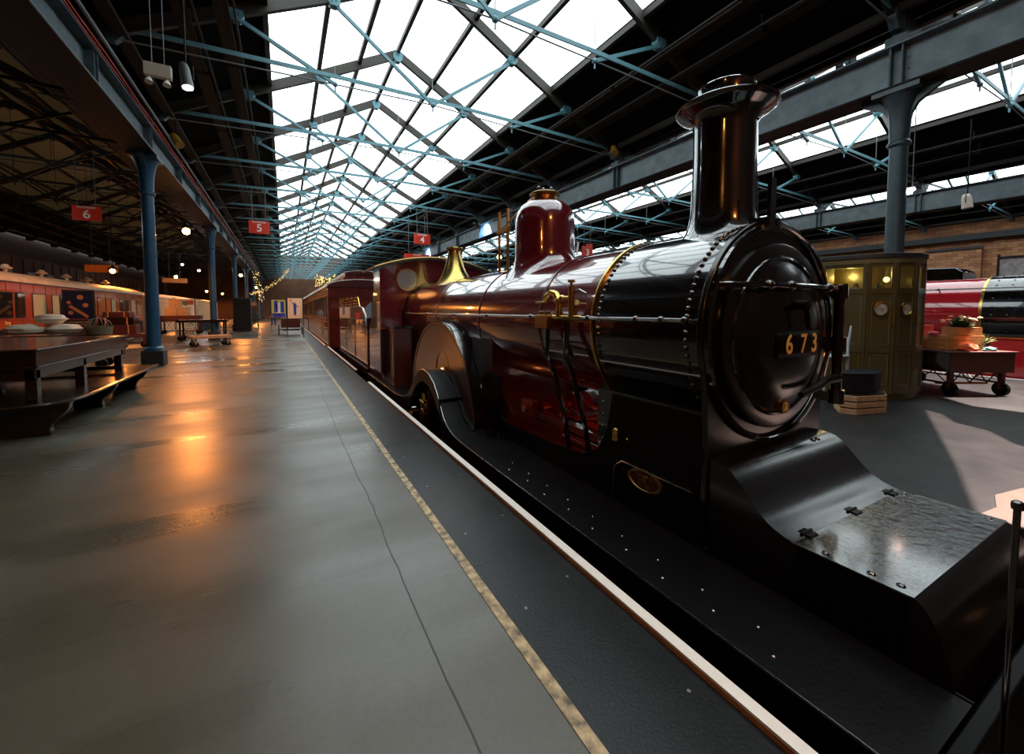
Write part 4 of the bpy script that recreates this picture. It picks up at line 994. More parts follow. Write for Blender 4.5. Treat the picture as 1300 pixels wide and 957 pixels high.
# poster boards
def board(name, lab, x, y, w, z0, z1, bg, rz=0, legs=True, cat='poster board', grp=None):
    t = thing(name, lab, cat, (x, y, 0), grp)
    MB().box(x-w/2-.03, x+w/2+.03, y-.02, y+.02, z0-.03, z1+.03).build('frame', 'black', t, bevel=.004)
    MB().box(x-w/2, x+w/2, y-.026, y-.021, z0, z1).build('poster', bg, t)
    if legs:
        for s in (-1, 1):
            MB().box(x+s*(w/2+.04)-.018, x+s*(w/2+.04)+.018, y-.018, y+.018, 0.02, z1+.03).build('leg', 'black', t)
            MB().box(x+s*(w/2+.04)-.02, x+s*(w/2+.04)+.02, y-.25, y+.25, 0, .03).build('foot', 'black', t)
    t.rotation_euler = (0, 0, rz); return t
def onb(t, poly, m, name='shape', d=.030):
    y = ORG[t.name].y
    b = MB(); b.prism(poly, y-d, y-d+.003, 'Y'); return b.build(name, m, t)
x, y = -6.62, 21.1
t = board('poster_board', 'tall dark navy poster in black frame standing in front of the red coach', x, y, .74, 1.02, 2.20, 'navy', .12)
onb(t, [(x-.28, 1.62), (x-.22, 1.70), (x+.25, 1.28), (x+.20, 1.20)], 'postergold', 'golden_bar')
for (dx, dz, r) in ((.04, 1.97, .09), (.17, 1.68, .08), (-.22, 1.40, .07), (-.26, 1.78, .06)):
    onb(t, arc(x+dx, dz, r, 0, 330, 9), 'postergold', 'figure', .033)
onb(t, [(x-.30, 1.12), (x+.30, 1.12), (x+.30, 1.19), (x-.30, 1.19)], 'trolley', 'caption')
onb(t, [(x-.35, 1.05), (x+.35, 1.05), (x+.35, 1.062), (x-.35, 1.062)], 'posteryel', 'border')
x, y = .53, 25.3
t = board('poster_board', 'cream poster of a blue figure on a stand in the middle of the platform', x, y, .70, 1.05, 2.14, 'postercream')
onb(t, [(x-.07, 1.25), (x+.05, 1.25), (x+.07, 1.85), (x-.08, 1.85)], 'posterblue', 'body')
onb(t, [(x-.08, 1.78), (x-.17, 1.88), (x-.14, 1.92), (x-.06, 1.85)], 'posterblue', 'arm'); onb(t, [(x+.07, 1.68), (x+.17, 1.66), (x+.17, 1.72), (x+.07, 1.74)], 'posterred', 'sleeve')
onb(t, arc(x-.01, 1.90, .045, 0, 330, 9), 'skin', 'face'); onb(t, arc(x-.2, 2.02, .05, 0, 330, 9), 'posterred', 'sun'); onb(t, [(x-.05, 1.21), (x+.04, 1.21), (x+.04, 1.27), (x-.05, 1.27)], 'pink', 'shoes')
for (a, c_, d, e) in ((-.27, -.26, 1.15, 2.07), (.26, .27, 1.15, 2.07), (-.27, .27, 1.15, 1.16)): onb(t, [(x+a, d), (x+c_, d), (x+c_, e), (x+a, e)], 'posterred', 'border')
x, y = -.33, 33.5
t = board('poster_board', 'blue, white and yellow poster on a stand left of the cream one', x, y, .86, .98, 2.22, 'posteryel')
onb(t, [(x-.28, 1.35), (x-.05, 1.35), (x-.05, 2.15), (x-.28, 2.15)], 'posterblue', 'figure'); onb(t, [(x+.12, 1.35), (x+.34, 1.35), (x+.34, 2.1), (x+.12, 2.1)], 'posterblue', 'figure'); onb(t, [(x-.12, 1.2), (x+.12, 1.2), (x+.16, 2.0), (x-.14, 2.0)], 'white', 'figure'); onb(t, [(x-.4, 1.0), (x+.4, 1.0), (x+.4, 1.28), (x-.4, 1.28)], 'posterblue', 'caption')
x, y = -6.35, 38.3
t = board('notice_board', 'white notice with red bands and green crest standing before the cream van', x, y, 1.05, .75, 2.25, 'white', .1, cat='notice board')
onb(t, [(x-.48, 1.90), (x+.48, 1.90), (x+.48, 2.2), (x-.48, 2.2)], 'posterred', 'heading'); onb(t, arc(x, 1.98, .17, 0, 330, 9), 'greenp', 'crest', .033); onb(t, [(x-.48, .82), (x+.48, .82), (x+.48, .94), (x-.48, .94)], 'posterred', 'band')
for i in range(6): onb(t, [(x-.4, 1.08+i*.12), (x+.4, 1.08+i*.12), (x+.4, 1.11+i*.12), (x-.4, 1.11+i*.12)], 'pencil', 'text_line')
# handcart between the posters
t = thing('handcart', 'small dark red two-wheeled handcart parked behind the cream poster', 'handcart', (.3, 29, 0))
MB().box(-.18, .85, 28.6, 29.6, .42, 1.0).build('body', 'trolley', t, bevel=.02)
for s in (-.30, .97):
    b = MB(); b.lathe([(.26, -.03), (.31, -.03), (.31, .03), (.26, .03)], (s, 29.0, .31), 'X', 26, cap=False)
    for i in range(8): a = PI*i/4; b.cyl((s, 29.0, .31), (s, 29.0+.27*math.cos(a), .31+.27*math.sin(a)), .012, n=5)
    b.build('wheel', 'black', t)
MB().cyl((-.3, 29, .31), (.97, 29, .31), .025, n=8).build('axle', 'black', t); MB().box(-.1, .8, 28.5, 28.56, .25, .35).build('prop', 'black', t)
# trolleys and barrows down the platform
barrow('luggage_trolley', 'dark red box-sided trolley standing in front of the cream van', (-5.75, 33.2, 0), 0, 2.1, 1.0, 1.15, 'trolley', side=.35)
for i, (dx, z, n, lab) in enumerate(((-.45, 1.15, 5, 'tall pale wooden crate on the red trolley, left'), (.15, 1.15, 5, 'tall pale wooden crate on the red trolley, right'), (-.25, 1.66, 4, 'pale wooden crate topping the pile on the red trolley'))):
    crate('crate', lab, 'crate', (-5.75+dx, 33.2, z), (.58, .6, .5), 0, 'wood', n, 'crates on the red trolley')
barrow('luggage_trolley', 'low flat four-wheeled barrow with pale worn boards beside the second column', (-2.75, 21.3, 0), .35, 1.35, .75, .44, 'wood', side=.08, xbr=False, wheelr=.10)
barrow('luggage_trolley', 'tall dark trolley with narrow top behind the low barrow', (-3.55, 25.6, 0), 0, 2.0, .9, 1.02, 'darkwood', side=.10, handle=False)
t = thing('trunk', 'dark green-black chest on the floor beneath the white notice', 'trunk', (-4.9, 38.0, 0)); MB().box(-5.5, -4.3, 37.6, 38.4, 0, .8).build('case', 'columnblue', t, bevel=.02); MB().box(-5.52, -4.28, 37.58, 38.42, .6, .66).build('rim', 'black', t)
t = thing('cabinet', 'tall black cabinet standing beside the third column', 'cabinet', (-2.35, 34.2, 0)); MB().box(-3.1, -2.05, 34.4, 35.4, .02, 2.35).build('carcass', 'colbase', t, bevel=.015)
for s in (0, 1): MB().box(-3.08+s*.52, -2.58+s*.52, 34.37, 34.40, .08, 2.28).build('door', 'charcoal', t)
t = thing('carriage_cart', 'dark hooded cart with a red panel and large wheels beyond the black cabinet', 'cart', (-2.5, 43, 0))
MB().box(-3.0, -2.1, 42.6, 43.8, .55, 1.3).build('body', 'black', t, bevel=.05)
MB().box(-3.0, -2.6, 42.57, 42.6, .7, 1.25).build('panel', 'sign', t)
b = MB(); b.prism([(42.6, 1.3), (42.62, 1.9), (42.9, 2.2), (43.4, 2.2), (43.8, 1.9), (43.8, 1.3)], -3.0, -2.1, 'X'); b.build('hood', 'black', t)
for s in (-3.06, -2.04):
    b = MB(); b.lathe([(.5, -.02), (.56, -.02), (.56, .02), (.5, .02)], (s, 43.2, .56), 'X', 26, cap=False); 
    for i in range(8): a = PI*i/4; b.cyl((s, 43.2, .56), (s, 43.2+.5*math.cos(a), .56+.5*math.sin(a)), .015, n=5)
    b.build('wheel', 'black', t)
# people far down the platform
def person(lab, x, y, top, legs, h=1.72, rz=0):
    t = thing('person', lab, 'person', (x, y, 0))
    k = h/1.72
    def skin(pts, edges, rad, m, name):
        me = bpy.data.meshes.new(name); me.from_pydata([(p[0]*k, p[1]*k, p[2]*k) for p in pts], edges, []); me.materials.append(M[m])
        o = bpy.data.objects.new(name, me); COL.objects.link(o); o.parent = t; ORG[o.name] = Vector((x, y, 0))
        sk = o.modifiers.new('k', 'SKIN')
        for i, r in enumerate(rad):
            me.skin_vertices[0].data[i].radius = (r[0]*k, r[1]*k) if isinstance(r, tuple) else (r*k, r*k)
        me.skin_vertices[0].data[0].use_root = True
        s_ = o.modifiers.new('s', 'SUBSURF'); s_.levels = 2; s_.render_levels = 2; sk.use_smooth_shade = True
        return o
    pts = [(0,0,.92), (0,0,1.08), (0,0,1.28), (0,0,1.40), (0,0,1.48), (0,-.01,1.56), (0,-.01,1.66),
           (-.10,0,.86), (-.12,-.05,.48), (-.12,.03,.08), (-.12,-.12,.03),
           (.10,0,.86), (.12,.10,.49), (.12,.22,.10), (.12,.08,.03),
           (-.18,0,1.38), (-.25,.03,1.12), (-.25,-.08,.90), (-.25,-.11,.82),
           (.18,0,1.38), (.25,-.02,1.12), (.24,-.16,.92), (.24,-.2,.84)]
    ed = [(0,1),(1,2),(2,3),(3,4),(4,5),(5,6),(0,7),(7,8),(8,9),(9,10),(0,11),(11,12),(12,13),(13,14),(3,15),(15,16),(16,17),(17,18),(3,19),(19,20),(20,21),(21,22)]
    rad = [(.15,.11), (.14,.10), (.16,.11), (.12,.09), (.055,.055), (.085,.095), (.07,.085), .09, .06, .042, .035, .09, .06, .042, .035, .055, .042, .034, .03, .055, .042, .034, .03]
    skin(pts, ed, rad, 'skin', 'body')
    skin([(0,0,.98), (0,0,1.12), (0,0,1.30), (0,0,1.42), (-.19,0,1.38), (-.255,.03,1.12), (-.255,-.075,.93), (.19,0,1.38), (.255,-.02,1.12), (.245,-.15,.95)], [(0,1),(1,2),(2,3),(3,4),(4,5),(5,6),(3,7),(7,8),(8,9)], [(.17,.13), (.165,.125), (.18,.13), (.10,.08), .07, .058, .045, .07, .058, .045], top, 'jacket')
    skin([(0,0,.98), (0,0,.90), (-.10,0,.84), (-.12,-.05,.48), (-.12,.03,.12), (.10,0,.84), (.12,.10,.49), (.12,.21,.13)], [(0,1),(1,2),(2,3),(3,4),(1,5),(5,6),(6,7)], [(.155,.12), (.15,.12), .105, .075, .06, .105, .075, .06], legs, 'trousers')
    skin([(0,.02,1.66), (0,.04,1.60)], [(0,1)], [(.085,.095), (.08,.06)], 'hair', 'hair')
    t.rotation_euler = (0, 0, rz); return t
person('person in a dark jacket walking far down the platform beside the posters', -.85, 43.0, 'jacket', 'jeans')
person('person in pale blue top far down the platform behind the blue poster', -.15, 46.0, 'chairblue', 'jeans', 1.68, .6)

# ------------------------------------------------------------------ signs hanging from the roof
def hsign(lab, x, y, z, w, h, num, top=None, rodz=6.95):
    t = thing('platform_sign', lab, 'sign', (x, y, z))
    MB().box(x-w/2, x+w/2, y-.03, y+.03, z-h/2, z+h/2).build('panel', 'sign', t, bevel=.004)
    b = MB()
    for s in (-.32, .32): b.cyl((x+s*w, y, z+h/2), (x+s*w, y, rodz), .012, n=6)
    b.build('hanger', 'rod', t)
    if num: text(num, 'numeral', h*.82, 'signwhite', t, (x, y-.034, z-.05), (PI/2, 0, 0), .003)
    if top: text(top, 'lettering', h*.19, 'signwhite', t, (x, y-.034, z+h*.38), (PI/2, 0, 0), .003)
    return t
hsign('red hanging platform sign with a white 5, left of the skylight', -.88, 22, 5.23, .80, .56, '5', 'PLATFORM')
hsign('red hanging platform sign with a white 6, over the red coach', -5.95, 20, 4.88, .74, .50, '6', 'PLATFORM', 7)
hsign('red hanging platform sign with a white 4, above the crimson cab', 6.62, 22, 5.31, .88, .56, '4', 'PLATFORM')
hsign('lower red hanging sign just visible over the cab roof', 6.9, 24, 4.55, 1.5, .42, None, 'PLATFORM 4', 7)
hsign('red hanging platform sign with a white 3, seen behind the dome', 12.45, 15.3, 4.22, .62, .5, '3', None, 7)
for i, (x, z, w, h, m, lab) in enumerate(((11.86, 4.35, .20, .75, 'signwhite', 'white pennant hanging behind the dome'), (12.02, 4.42, .28, .5, 'navy', 'dark blue pennant hanging behind the dome'), (12.2, 4.4, .2, .6, 'signwhite', 'white pennant beside the sign with a 3'), (12.95, 4.4, .42, .55, 'sign', 'bright red pennant right of the sign with a 3'))):
    b = MB(); b.prism([(x-w/2, z+h/2), (x+w/2, z+h/2), (x+w*.06, z-h/2), (x-w*.3, z-h/2)], 15.6+i*.05, 15.62+i*.05, 'Y'); b.cyl((x, 15.61+i*.05, z+h/2), (x, 15.61+i*.05, 6.9), .004, n=5); tag(b.build('pennant', m), lab, 'pennant', 'pennants behind the dome')
# orange boards at far left
for i, (x, y, z, w, lab) in enumerate(((-9.6, 34, 4.0, 1.5, 'plain orange board above the red coach, left of the lamp'), (-9.0, 50, 4.3, 1.9, 'plain orange board farther along above the cream van'))):
    t = thing('hanging_board', lab, 'sign', (x, y, z)); MB().box(x-w/2, x+w/2, y-.03, y+.03, z-.22, z+.22).build('panel', 'orangewood', t, bevel=.01)
    b = MB(); b.cyl((x-.4, y, z+.2), (x-.4, y, 7), .01, n=5); b.cyl((x+.4, y, z+.2), (x+.4, y, 7), .01, n=5); b.build('hanger', 'rod', t)

# ------------------------------------------------------------------ lamps
WARM = (1, .29, .05)
def lantern(lab, x, y, z, top, power, grp=None, r=.12):
    t = thing('hanging_lamp', lab, 'lamp', (x, y, z), grp)
    b = MB(); b.lathe([(.03, .34), (.06, .32), (.08, .24), (.24, .14), (.25, .11), (.22, .12), (.06, .20), (0, .2)], (x, y, z), 'Z', 24, cap=False); b.build('shade', 'blackmat', t)
    b = MB(); b.sphere((x, y, z+.02), r, 14); b.build('bulb', 'bulbw', t)
    b = MB(); b.cyl((x, y, z+.3), (x, y, top), .012, n=6); b.build('cord', 'blackmat', t)
    if power: light('SPOT', 'lamp_light', (x, y, z-.16), power, WARM, .09, rot=(0, 0, 0), spot_size=3.0, spot_blend=.25)
    return t
for y, lab in ((-1.6, 'orange lamp hanging under the left girder behind the camera'), (19.4, 'large bright orange lamp hanging under the left girder beyond the first column'), (41.5, 'orange lamp under the left girder between the third and fourth columns'), (63.5, 'small orange lamp far down under the left girder')):
    lantern(lab, -3.1, y, 4.40, 5.55, (90 if y < 0 else 850) if y < 50 else 1500, 'lamps under the left girder')
for x, y, z, lab in ((-8.3, 31.0, 3.65, 'orange lamp over the cream roof of the red coach'), (-8.3, 46.5, 4.4, 'orange lamp left of the second column over the cream van'), (-8.3, 63, 3.8, 'tiny orange lamp behind the second column'), (-8.3, 78, 4.0, 'tiny orange lamp farthest down the left track')):
    lantern(lab, x, y, z, 7.0, 1100, 'lamps over the left track')
for y, lab in ((19.4, 'bright orange lamp hanging under the right girder, left of the dome'), (41.5, 'orange lamp under the right girder behind the cab')):
    lantern(lab, 9.95, y, 4.25, 5.55, 220, 'lamps under the right girder')
lantern('orange lamp high behind the camera, over the crossing', 1.6, -2.5, 5.6, 6.9, 320, r=.17)
t = thing('hanging_lamp', 'bare pinkish bulb hanging beside the column behind the kiosk', 'lamp', (10.45, 3.283, 3.77))
b = MB(); b.sphere((10.45, 3.283, 3.77), .035, 12); b.build('bulb', 'bulbp', t); b = MB(); b.cyl((10.45, 3.283, 3.80), (10.45, 3.283, 5.55), .008, n=6); b.build('cord', 'rod', t)
light('POINT', 'lamp_light', (10.42, 3.20, 3.74), 2, (1, .6, .45), .03)
# cool spotlights
def spot(lab, x, y, z, d, power, m='spotgrey', col=(.8, .92, 1), r=.10, top=None, size=.9, grp=None):
    t = thing('spotlight', lab, 'spotlight', (x, y, z), grp); d = Vector(d).normalized(); c = Vector((x, y, z))
    b = MB(); b.cyl(c - d*.18, c + d*.14, r*.85, r, n=18); b.cyl(c - d*.26, c - d*.18, r*.6, r*.85, n=18); b.build('housing', m, t)
    b = MB(); b.cyl(c + d*.141, c + d*.15, r*.8, n=18); b.build('lens', 'bulbc' if power else m, t)
    b = MB(); b.tube([c + Vector((r*1.1, 0, 0)), c + Vector((r*1.1, 0, .22)), c + Vector((0, 0, .26)), c + Vector((-r*1.1, 0, .22)), c + Vector((-r*1.1, 0, 0))], .010, 5)
    b.cyl(c + Vector((0, 0, .26)), (x, y, top or z+.5), .014, n=6); b.build('bracket', 'blackmat', t)
    if power:
        o = light('SPOT', 'spot_light', c + d*.2, power, col, .04, spot_size=size, spot_blend=.3); o.rotation_euler = d.to_track_quat('-Z', 'Y').to_euler()
    return t
spot('grey spotlight shining at top left beside the beige emergency unit', -1.28, 8.5, 5.2, (.15, -.15, -1), 250, top=7.5, r=.085)
spot('unlit amber spotlight fixed on the right girder', 9.45, 10.3, 6.62, (-.2, -.3, -.4), 0, 'amber', r=.12, top=6.9)
spot('unlit amber spotlight by the top of the first column', -2.45, 14.6, 6.12, (.3, -.3, -.5), 0, 'amber', r=.12, top=6.7)
spot('spotlight lighting the right girder left of the dome, nearer one', 9.3, 20.8, 6.1, (.9, .4, -.35), 700, col=(.35, .55, 1), top=6.9, size=1.6)
spot('spotlight lighting the right girder above the cab', 9.3, 31.5, 6.1, (.9, .4, -.35), 700, col=(.35, .55, 1), top=6.9, size=1.6)
spot('pale spotlight right of the smokebox against the far blue girder', 17.2, 10.2, 5.1, (0, -.5, -1), 120, 'fixture', top=6.9, r=.14)
spot('pale spotlight hanging above the brick wall top', 17.2, 4.2, 4.55, (0, -.1, -1), 0, 'fixture', top=6.9, r=.12)
t = thing('emergency_light', 'beige twin emergency light unit hanging on chains at top left', 'emergency light', (-1.62, 8.5, 5.2))
MB().box(-1.80, -1.46, 8.45, 8.55, 5.13, 5.33).build('case', 'fixture', t, bevel=.01)
for s in (-1.74, -1.52):
    b = MB(); b.cyl((s, 8.5, 5.13), (s, 8.48, 5.08), .02, n=8); b.cyl((s, 8.48, 5.08), (s, 8.46, 5.02), .035, .055, n=14); b.build('lamp_head', 'white', t)
for s in (-1.70, -1.55):
    b = MB(); b.cyl((s, 8.5, 5.33), (s, 8.5, 7.14), .006, n=5); b.build('chain', 'rod', t)
# small white lamps over the left hall
for i, (px_, y, z, lab) in enumerate(((-8.6, 18.0, 4.75, 'bright white lamp at far left, left of the sign with a 6'), (-7.9, 47, 5.6, 'tiny white lamp over the left track, first of three'), (-6.7, 47, 5.1, 'tiny white lamp over the left track, second of three'), (-5.7, 48, 5.0, 'tiny white lamp over the left track, third of three'))):
    t = thing('ceiling_lamp', lab, 'lamp', (px_, y, z), 'white lamps over the left hall'); b = MB(); b.sphere((px_, y, z), .09, 12); b.build('bulb', 'bulbc', t)
    b = MB(); b.cyl((px_, y, z+.05), (px_, y, 7.0), .01, n=5); b.build('cord', 'blackmat', t); b = MB(); b.lathe([(.04, .14), (.12, .06), (.13, .03)], (px_, y, z), 'Z', 16, cap=False); b.build('shade', 'white', t)
    light('POINT', 'lamp_light', (px_, y, z-.15), 60, (.9, .95, 1), .05)
# fairy lights
def fairy(lab, pts, n, cat='fairy lights', jit=.25):
    t = thing('fairy_lights', lab, cat, pts[0]); random.seed(len(lab))
    b = MB(); b.tube(pts, .03, 5); b.build('garland', 'leaf', t)
    b = MB()
    for i in range(n):
        u = random.random()*(len(pts)-1); j = int(u); p = Vector(pts[j]).lerp(Vector(pts[j+1]), u-j)
        p += Vector((random.uniform(-jit, jit), random.uniform(-jit, jit), random.uniform(-jit, jit))); g = bmesh.ops.create_icosphere(b.bm, subdivisions=1, radius=.032, matrix=Matrix.Translation(p))
    o = b.build('bulb', 'bulbsmall', t); o['kind'] = 'stuff'
fairy('swag of fairy lights sweeping down over the far platform', [(.6, 56, 6.4), (-.1, 55, 5.2), (-1.2, 53.5, 4.2), (-2.2, 52.5, 3.5), (-3.0, 52, 3.2)], 130, jit=.16)
fairy('small string of fairy lights beside the far left columns', [(-2.3, 46, 5.2), (-2.2, 47, 4.3), (-2.0, 48, 3.3), (-1.9, 48, 2.2)], 60)
t = thing('lit_tree', 'bushy garland ball of fairy lights above the far coach roof', 'fairy lights', (3.3, 40, 3.2)); random.seed(9)
b = MB(); b.cyl((3.3, 40, 3.14), (3.3, 40, 4.0), .05, n=6)
for i in range(60):
    a, c_, d = random.uniform(0, 6.28), random.uniform(-1, 1), random.uniform(.3, 1); p = Vector((3.3+.8*d*math.cos(a), 40+.6*d*math.sin(a), 4.05+.6*c_*d)); b.cyl((3.3, 40, 3.8), p, .012, n=4)
b.build('branches', 'leaf', t); b = MB()
for i in range(120):
    a, c_, d = random.uniform(0, 6.28), random.uniform(-1, 1), random.uniform(.3, 1); bmesh.ops.create_icosphere(b.bm, subdivisions=1, radius=.04, matrix=Matrix.Translation((3.3+.9*d*math.cos(a), 40+.7*d*math.sin(a), 4.1+.62*c_*d)))
o = b.build('bulb', 'bulbsmall', t); o['kind'] = 'stuff'

# ------------------------------------------------------------------ kiosk on the right platform
bq = 1.212; dv = Vector((math.sin(bq), math.cos(bq))); rvv = Vector((math.cos(bq), -math.sin(bq))); V1 = Vector((8.59, 3.21))
KP = [(-.62, .04), (0, 0), (.36, .10), (.62, .36), (.74, .75), (.62, .95), (.25, 1.10), (-.5, 1.15), (-1.05, .95), (-1.18, .50)]
KW = [V1 + rvv*a + dv*b_ for a, b_ in KP]
K = thing('kiosk', 'olive green panelled kiosk with portholes and lit windows under a flat dark roof', 'kiosk', (8.9, 3.8, 0))
kc = sum(KW, Vector((0, 0)))/len(KW)
def kscale(s_): return [tuple(kc + (p-kc)*s_) for p in KW]
MB().prism(kscale(1.0), 0, .10, 'Z').build('plinth', 'olive', K)
b = MB(); b.prism(kscale(1.045), 2.36, 2.44, 'Z'); b.build('roof', 'colbase', K, bevel=.01)
b = MB(); b.prism(kscale(1.02), 2.28, 2.36, 'Z'); b.build('cornice', 'olivelight', K)
MB().prism(kscale(.96), .10, .13, 'Z').build('floor_board', 'wood', K)
for i in range(len(KW)):
    p0, p1 = KW[i], KW[(i+1) % len(KW)]; u = (p1-p0); ln = u.length; u = u/ln; nn = Vector((u.y, -u.x)); 
    if nn.dot(p0-kc) < 0: nn = -nn
    def fb(mb, a0, a1, z0, z1, d0, d1):
        c2 = p0 + u*(a0+a1)/2 + nn*(d0+d1)/2
        mb.obox((c2.x, c2.y, (z0+z1)/2), (u.x, u.y, 0), (0, 0, 1), ((a1-a0)/2, abs(d1-d0)/2, (z1-z0)/2))
    hw = i in (0, 1, 2, 3)
    b = MB(); zt = 1.86 if hw else 2.28
    fb(b, .0, ln, .10, zt, -.03, 0); 
    if hw: fb(b, 0, .06, zt, 2.28, -.03, 0); fb(b, ln-.06, ln, zt, 2.28, -.03, 0); fb(b, .06, ln-.06, 2.22, 2.28, -.03, 0)
    b.build('panel', 'olive', K)
    b = MB(); fb(b, .0, .045, .10, 2.28, 0, .022); fb(b, ln-.045, ln, .10, 2.28, 0, .022); fb(b, .045, ln-.045, .10, .22, 0, .018); fb(b, .045, ln-.045, .78, .90, 0, .018); fb(b, .045, ln-.045, 1.77, 1.865, 0, .018); b.build('frame_rail', 'olive', K, bevel=.003)
    b = MB()
    for (z0, z1) in ((.24, .76), (.92, 1.75)):
        for (a0, a1, c0, c1) in ((.06, ln-.06, z0, z0+.014), (.06, ln-.06, z1-.014, z1), (.06, .074, z0, z1), (ln-.074, ln-.06, z0, z1)): fb(b, a0, a1, c0, c1, 0, .010)
    b.build('moulding', 'olivelight', K)
    if hw:
        b = MB(); fb(b, .06, ln-.06, 1.865, 2.22, -.018, -.012); b.build('window_pane', 'glass', K)
    if i in (1, 2):
        cc = p0 + u*ln*.5 + nn*.012; b = MB(); rows = []
        for rr, dd in ((.125, 0), (.12, .022), (.10, .024), (.095, .006)):
            rows.append([(cc.x+u.x*rr*.82*math.cos(a)+nn.x*dd, cc.y+u.y*rr*.82*math.cos(a)+nn.y*dd, 1.52+rr*math.sin(a)) for a in [2*PI*j/32 for j in range(32)]])
        b.quadgrid(rows, True); b.build('porthole_ring', 'brass', K)
        b = MB(); b.quadgrid([[(cc.x+u.x*rr*.82*math.cos(a)+nn.x*dd, cc.y+u.y*rr*.82*math.cos(a)+nn.y*dd, 1.52+rr*math.sin(a)) for a in [2*PI*j/32 for j in range(32)]] for rr, dd in ((.097, .006), (.05, .010))], True, False, True); b.build('porthole_glass', 'sheenglass', K)
        b = MB(); fb(b, ln-.035, ln-.012, 1.28, 1.48, .022, .05); b.build('door_handle', 'brassdull', K)
for i, (a, d_, z, m) in enumerate(((-.45, .5, 1.86, 'posterred'), (-.3, .5, 1.86, 'leaf'), (-.15, .52, 1.86, 'posteryel'), (.0, .55, 1.86, 'posterred'), (.15, .6, 1.86, 'leaf'))):
    p = V1 + rvv*a + dv*d_; b = MB(); b.cyl((p.x, p.y, z), (p.x, p.y, z+.09), .045, n=12); b.cyl((p.x, p.y, z+.09), (p.x, p.y, z+.12), .03, n=12); tag(b.build('jar', m), ['red jar leftmost on the shelf inside the kiosk window', 'green jar second on the kiosk shelf', 'yellow jar in the middle of the kiosk shelf', 'red jar fourth on the kiosk shelf', 'green jar at the right end of the kiosk shelf'][i], 'jar', 'jars on the kiosk shelf')
p0 = V1 + rvv*-.6 + dv*.55; p1 = V1 + rvv*.3 + dv*.65
MB().bar((p0.x, p0.y, 1.845), (p1.x, p1.y, 1.845), .2, .03).build('shelf', 'wood', K)
p = V1 + rvv*.25 + dv*.55; b = MB(); b.sphere((p.x, p.y, 2.03), .045, 10); b.build('bulb', 'bulbk', K)
p2 = V1 + rvv*-.25 + dv*.8; light('POINT', 'kiosk_light', (p2.x, p2.y, 2.15), 22, (1, .62, .15), .05)
# planter of black tub on a slatted base, pale chair behind
S = thing('slatted_base', 'six-sided pale timber slatted plinth on the floor in front of the kiosk', 'plinth', (7.55, 2.95, 0))
hexp = [(7.05, 2.90), (7.12, 2.72), (7.66, 2.57), (8.05, 2.74), (8.15, 2.95), (7.4, 3.12)]
for z in (0.0, .095, .19):
    MB().prism(hexp, z+.0, z+.075, 'Z').build('board', 'wood', S, bevel=.004)
    hp = [tuple(Vector((7.62, 2.93)) + (Vector(q)-Vector((7.62, 2.93)))*.93) for q in hexp]
    MB().prism(hp, z+.075, z+.095, 'Z').build('spacer', 'black', S)
U = thing('black_tub', 'dark ribbed curved tub standing on the slatted timber plinth', 'tub', (7.55, 2.9, .285))
tub = [(7.12, 2.92)] + [(7.12+.42*(1-math.cos(t_)), 2.92-.27*math.sin(t_)) for t_ in [PI*j/16 for j in range(1, 9)]] + [(7.90, 2.73), (8.0, 2.88), (7.95, 3.0), (7.3, 3.05)]
MB().prism(tub, .286, .56, 'Z').build('body', 'charcoal', U, bevel=.008)
tc_ = Vector((7.58, 2.95)); b = MB()
for z in [.30+.03*i for i in range(9)]:
    b.prism([tuple(tc_ + (Vector(q)-tc_)*1.006) for q in tub], z, z+.012, 'Z')
b.build('ribs', 'charcoal', U)
MB().prism([tuple(tc_ + (Vector(q)-tc_)*1.02) for q in tub], .56, .585, 'Z').build('rim', 'charcoal', U, bevel=.004)
H = thing('chair', 'pale blue wooden chair standing between the black tub and the kiosk', 'chair', (8.0, 3.4, 0))
cx_, cy_ = 7.95, 3.42
for (dx, dy, h, tilt) in ((.18, -.16, 1.16, .05), (.18, .16, 1.16, .05), (-.2, -.16, .74, 0), (-.2, .16, .74, 0)):
    b = MB(); b.bar((cx_+dx, cy_+dy, .0), (cx_+dx, cy_+dy, .72), .035, .035)
    if h > 1: b.tube([(cx_+dx, cy_+dy, .72), (cx_+dx+.01, cy_+dy, .95), (cx_+dx+.08, cy_+dy, 1.24)], [.02, .02, .014], 8)
    b.build('leg', 'chairblue', H)
MB().box(cx_-.22, cx_+.20, cy_-.19, cy_+.19, .73, .76).build('seat', 'chairblue', H, bevel=.006)
MB().box(cx_+.20, cx_+.23, cy_-.15, cy_+.15, .95, 1.05).build('backrest', 'chairblue', H, bevel=.006)
MB().box(cx_-.2, cx_+.18, cy_-.17, cy_-.15, .35, .38).build('stretcher', 'chairblue', H)

# flower trolley
a0 = math.atan2(-.483, .8755)
o_ = Vector((10.04, 2.53)); e1 = Vector((.8755, -.483)); e2 = Vector((.483, .8755))
def FW(u, v, z): q = o_ + e1*u + e2*v; return Vector((q.x, q.y, z))
F_ = thing('flower_trolley', 'red-brown station trolley on iron wheels laden with flowers and crates, right of the kiosk', 'trolley', FW(.55, .8, 0))
def fbx(mb, u0, u1, v0, v1, z0, z1): mb.obox(FW((u0+u1)/2, (v0+v1)/2, (z0+z1)/2), (e1.x, e1.y, 0), (0, 0, 1), ((u1-u0)/2, (v1-v0)/2, (z1-z0)/2)); return mb
fbx(MB(), -.03, 1.13, -.03, 1.75, .755, .785).build('deck', 'trolley', F_, bevel=.004)
b = MB(); fbx(b, 0, 1.10, 0, .03, .42, .755); b.build('end_board', 'trolley', F_, bevel=.003); fbx(MB(), 0, 1.10, 1.69, 1.72, .42, .755).build('end_board', 'trolley', F_)
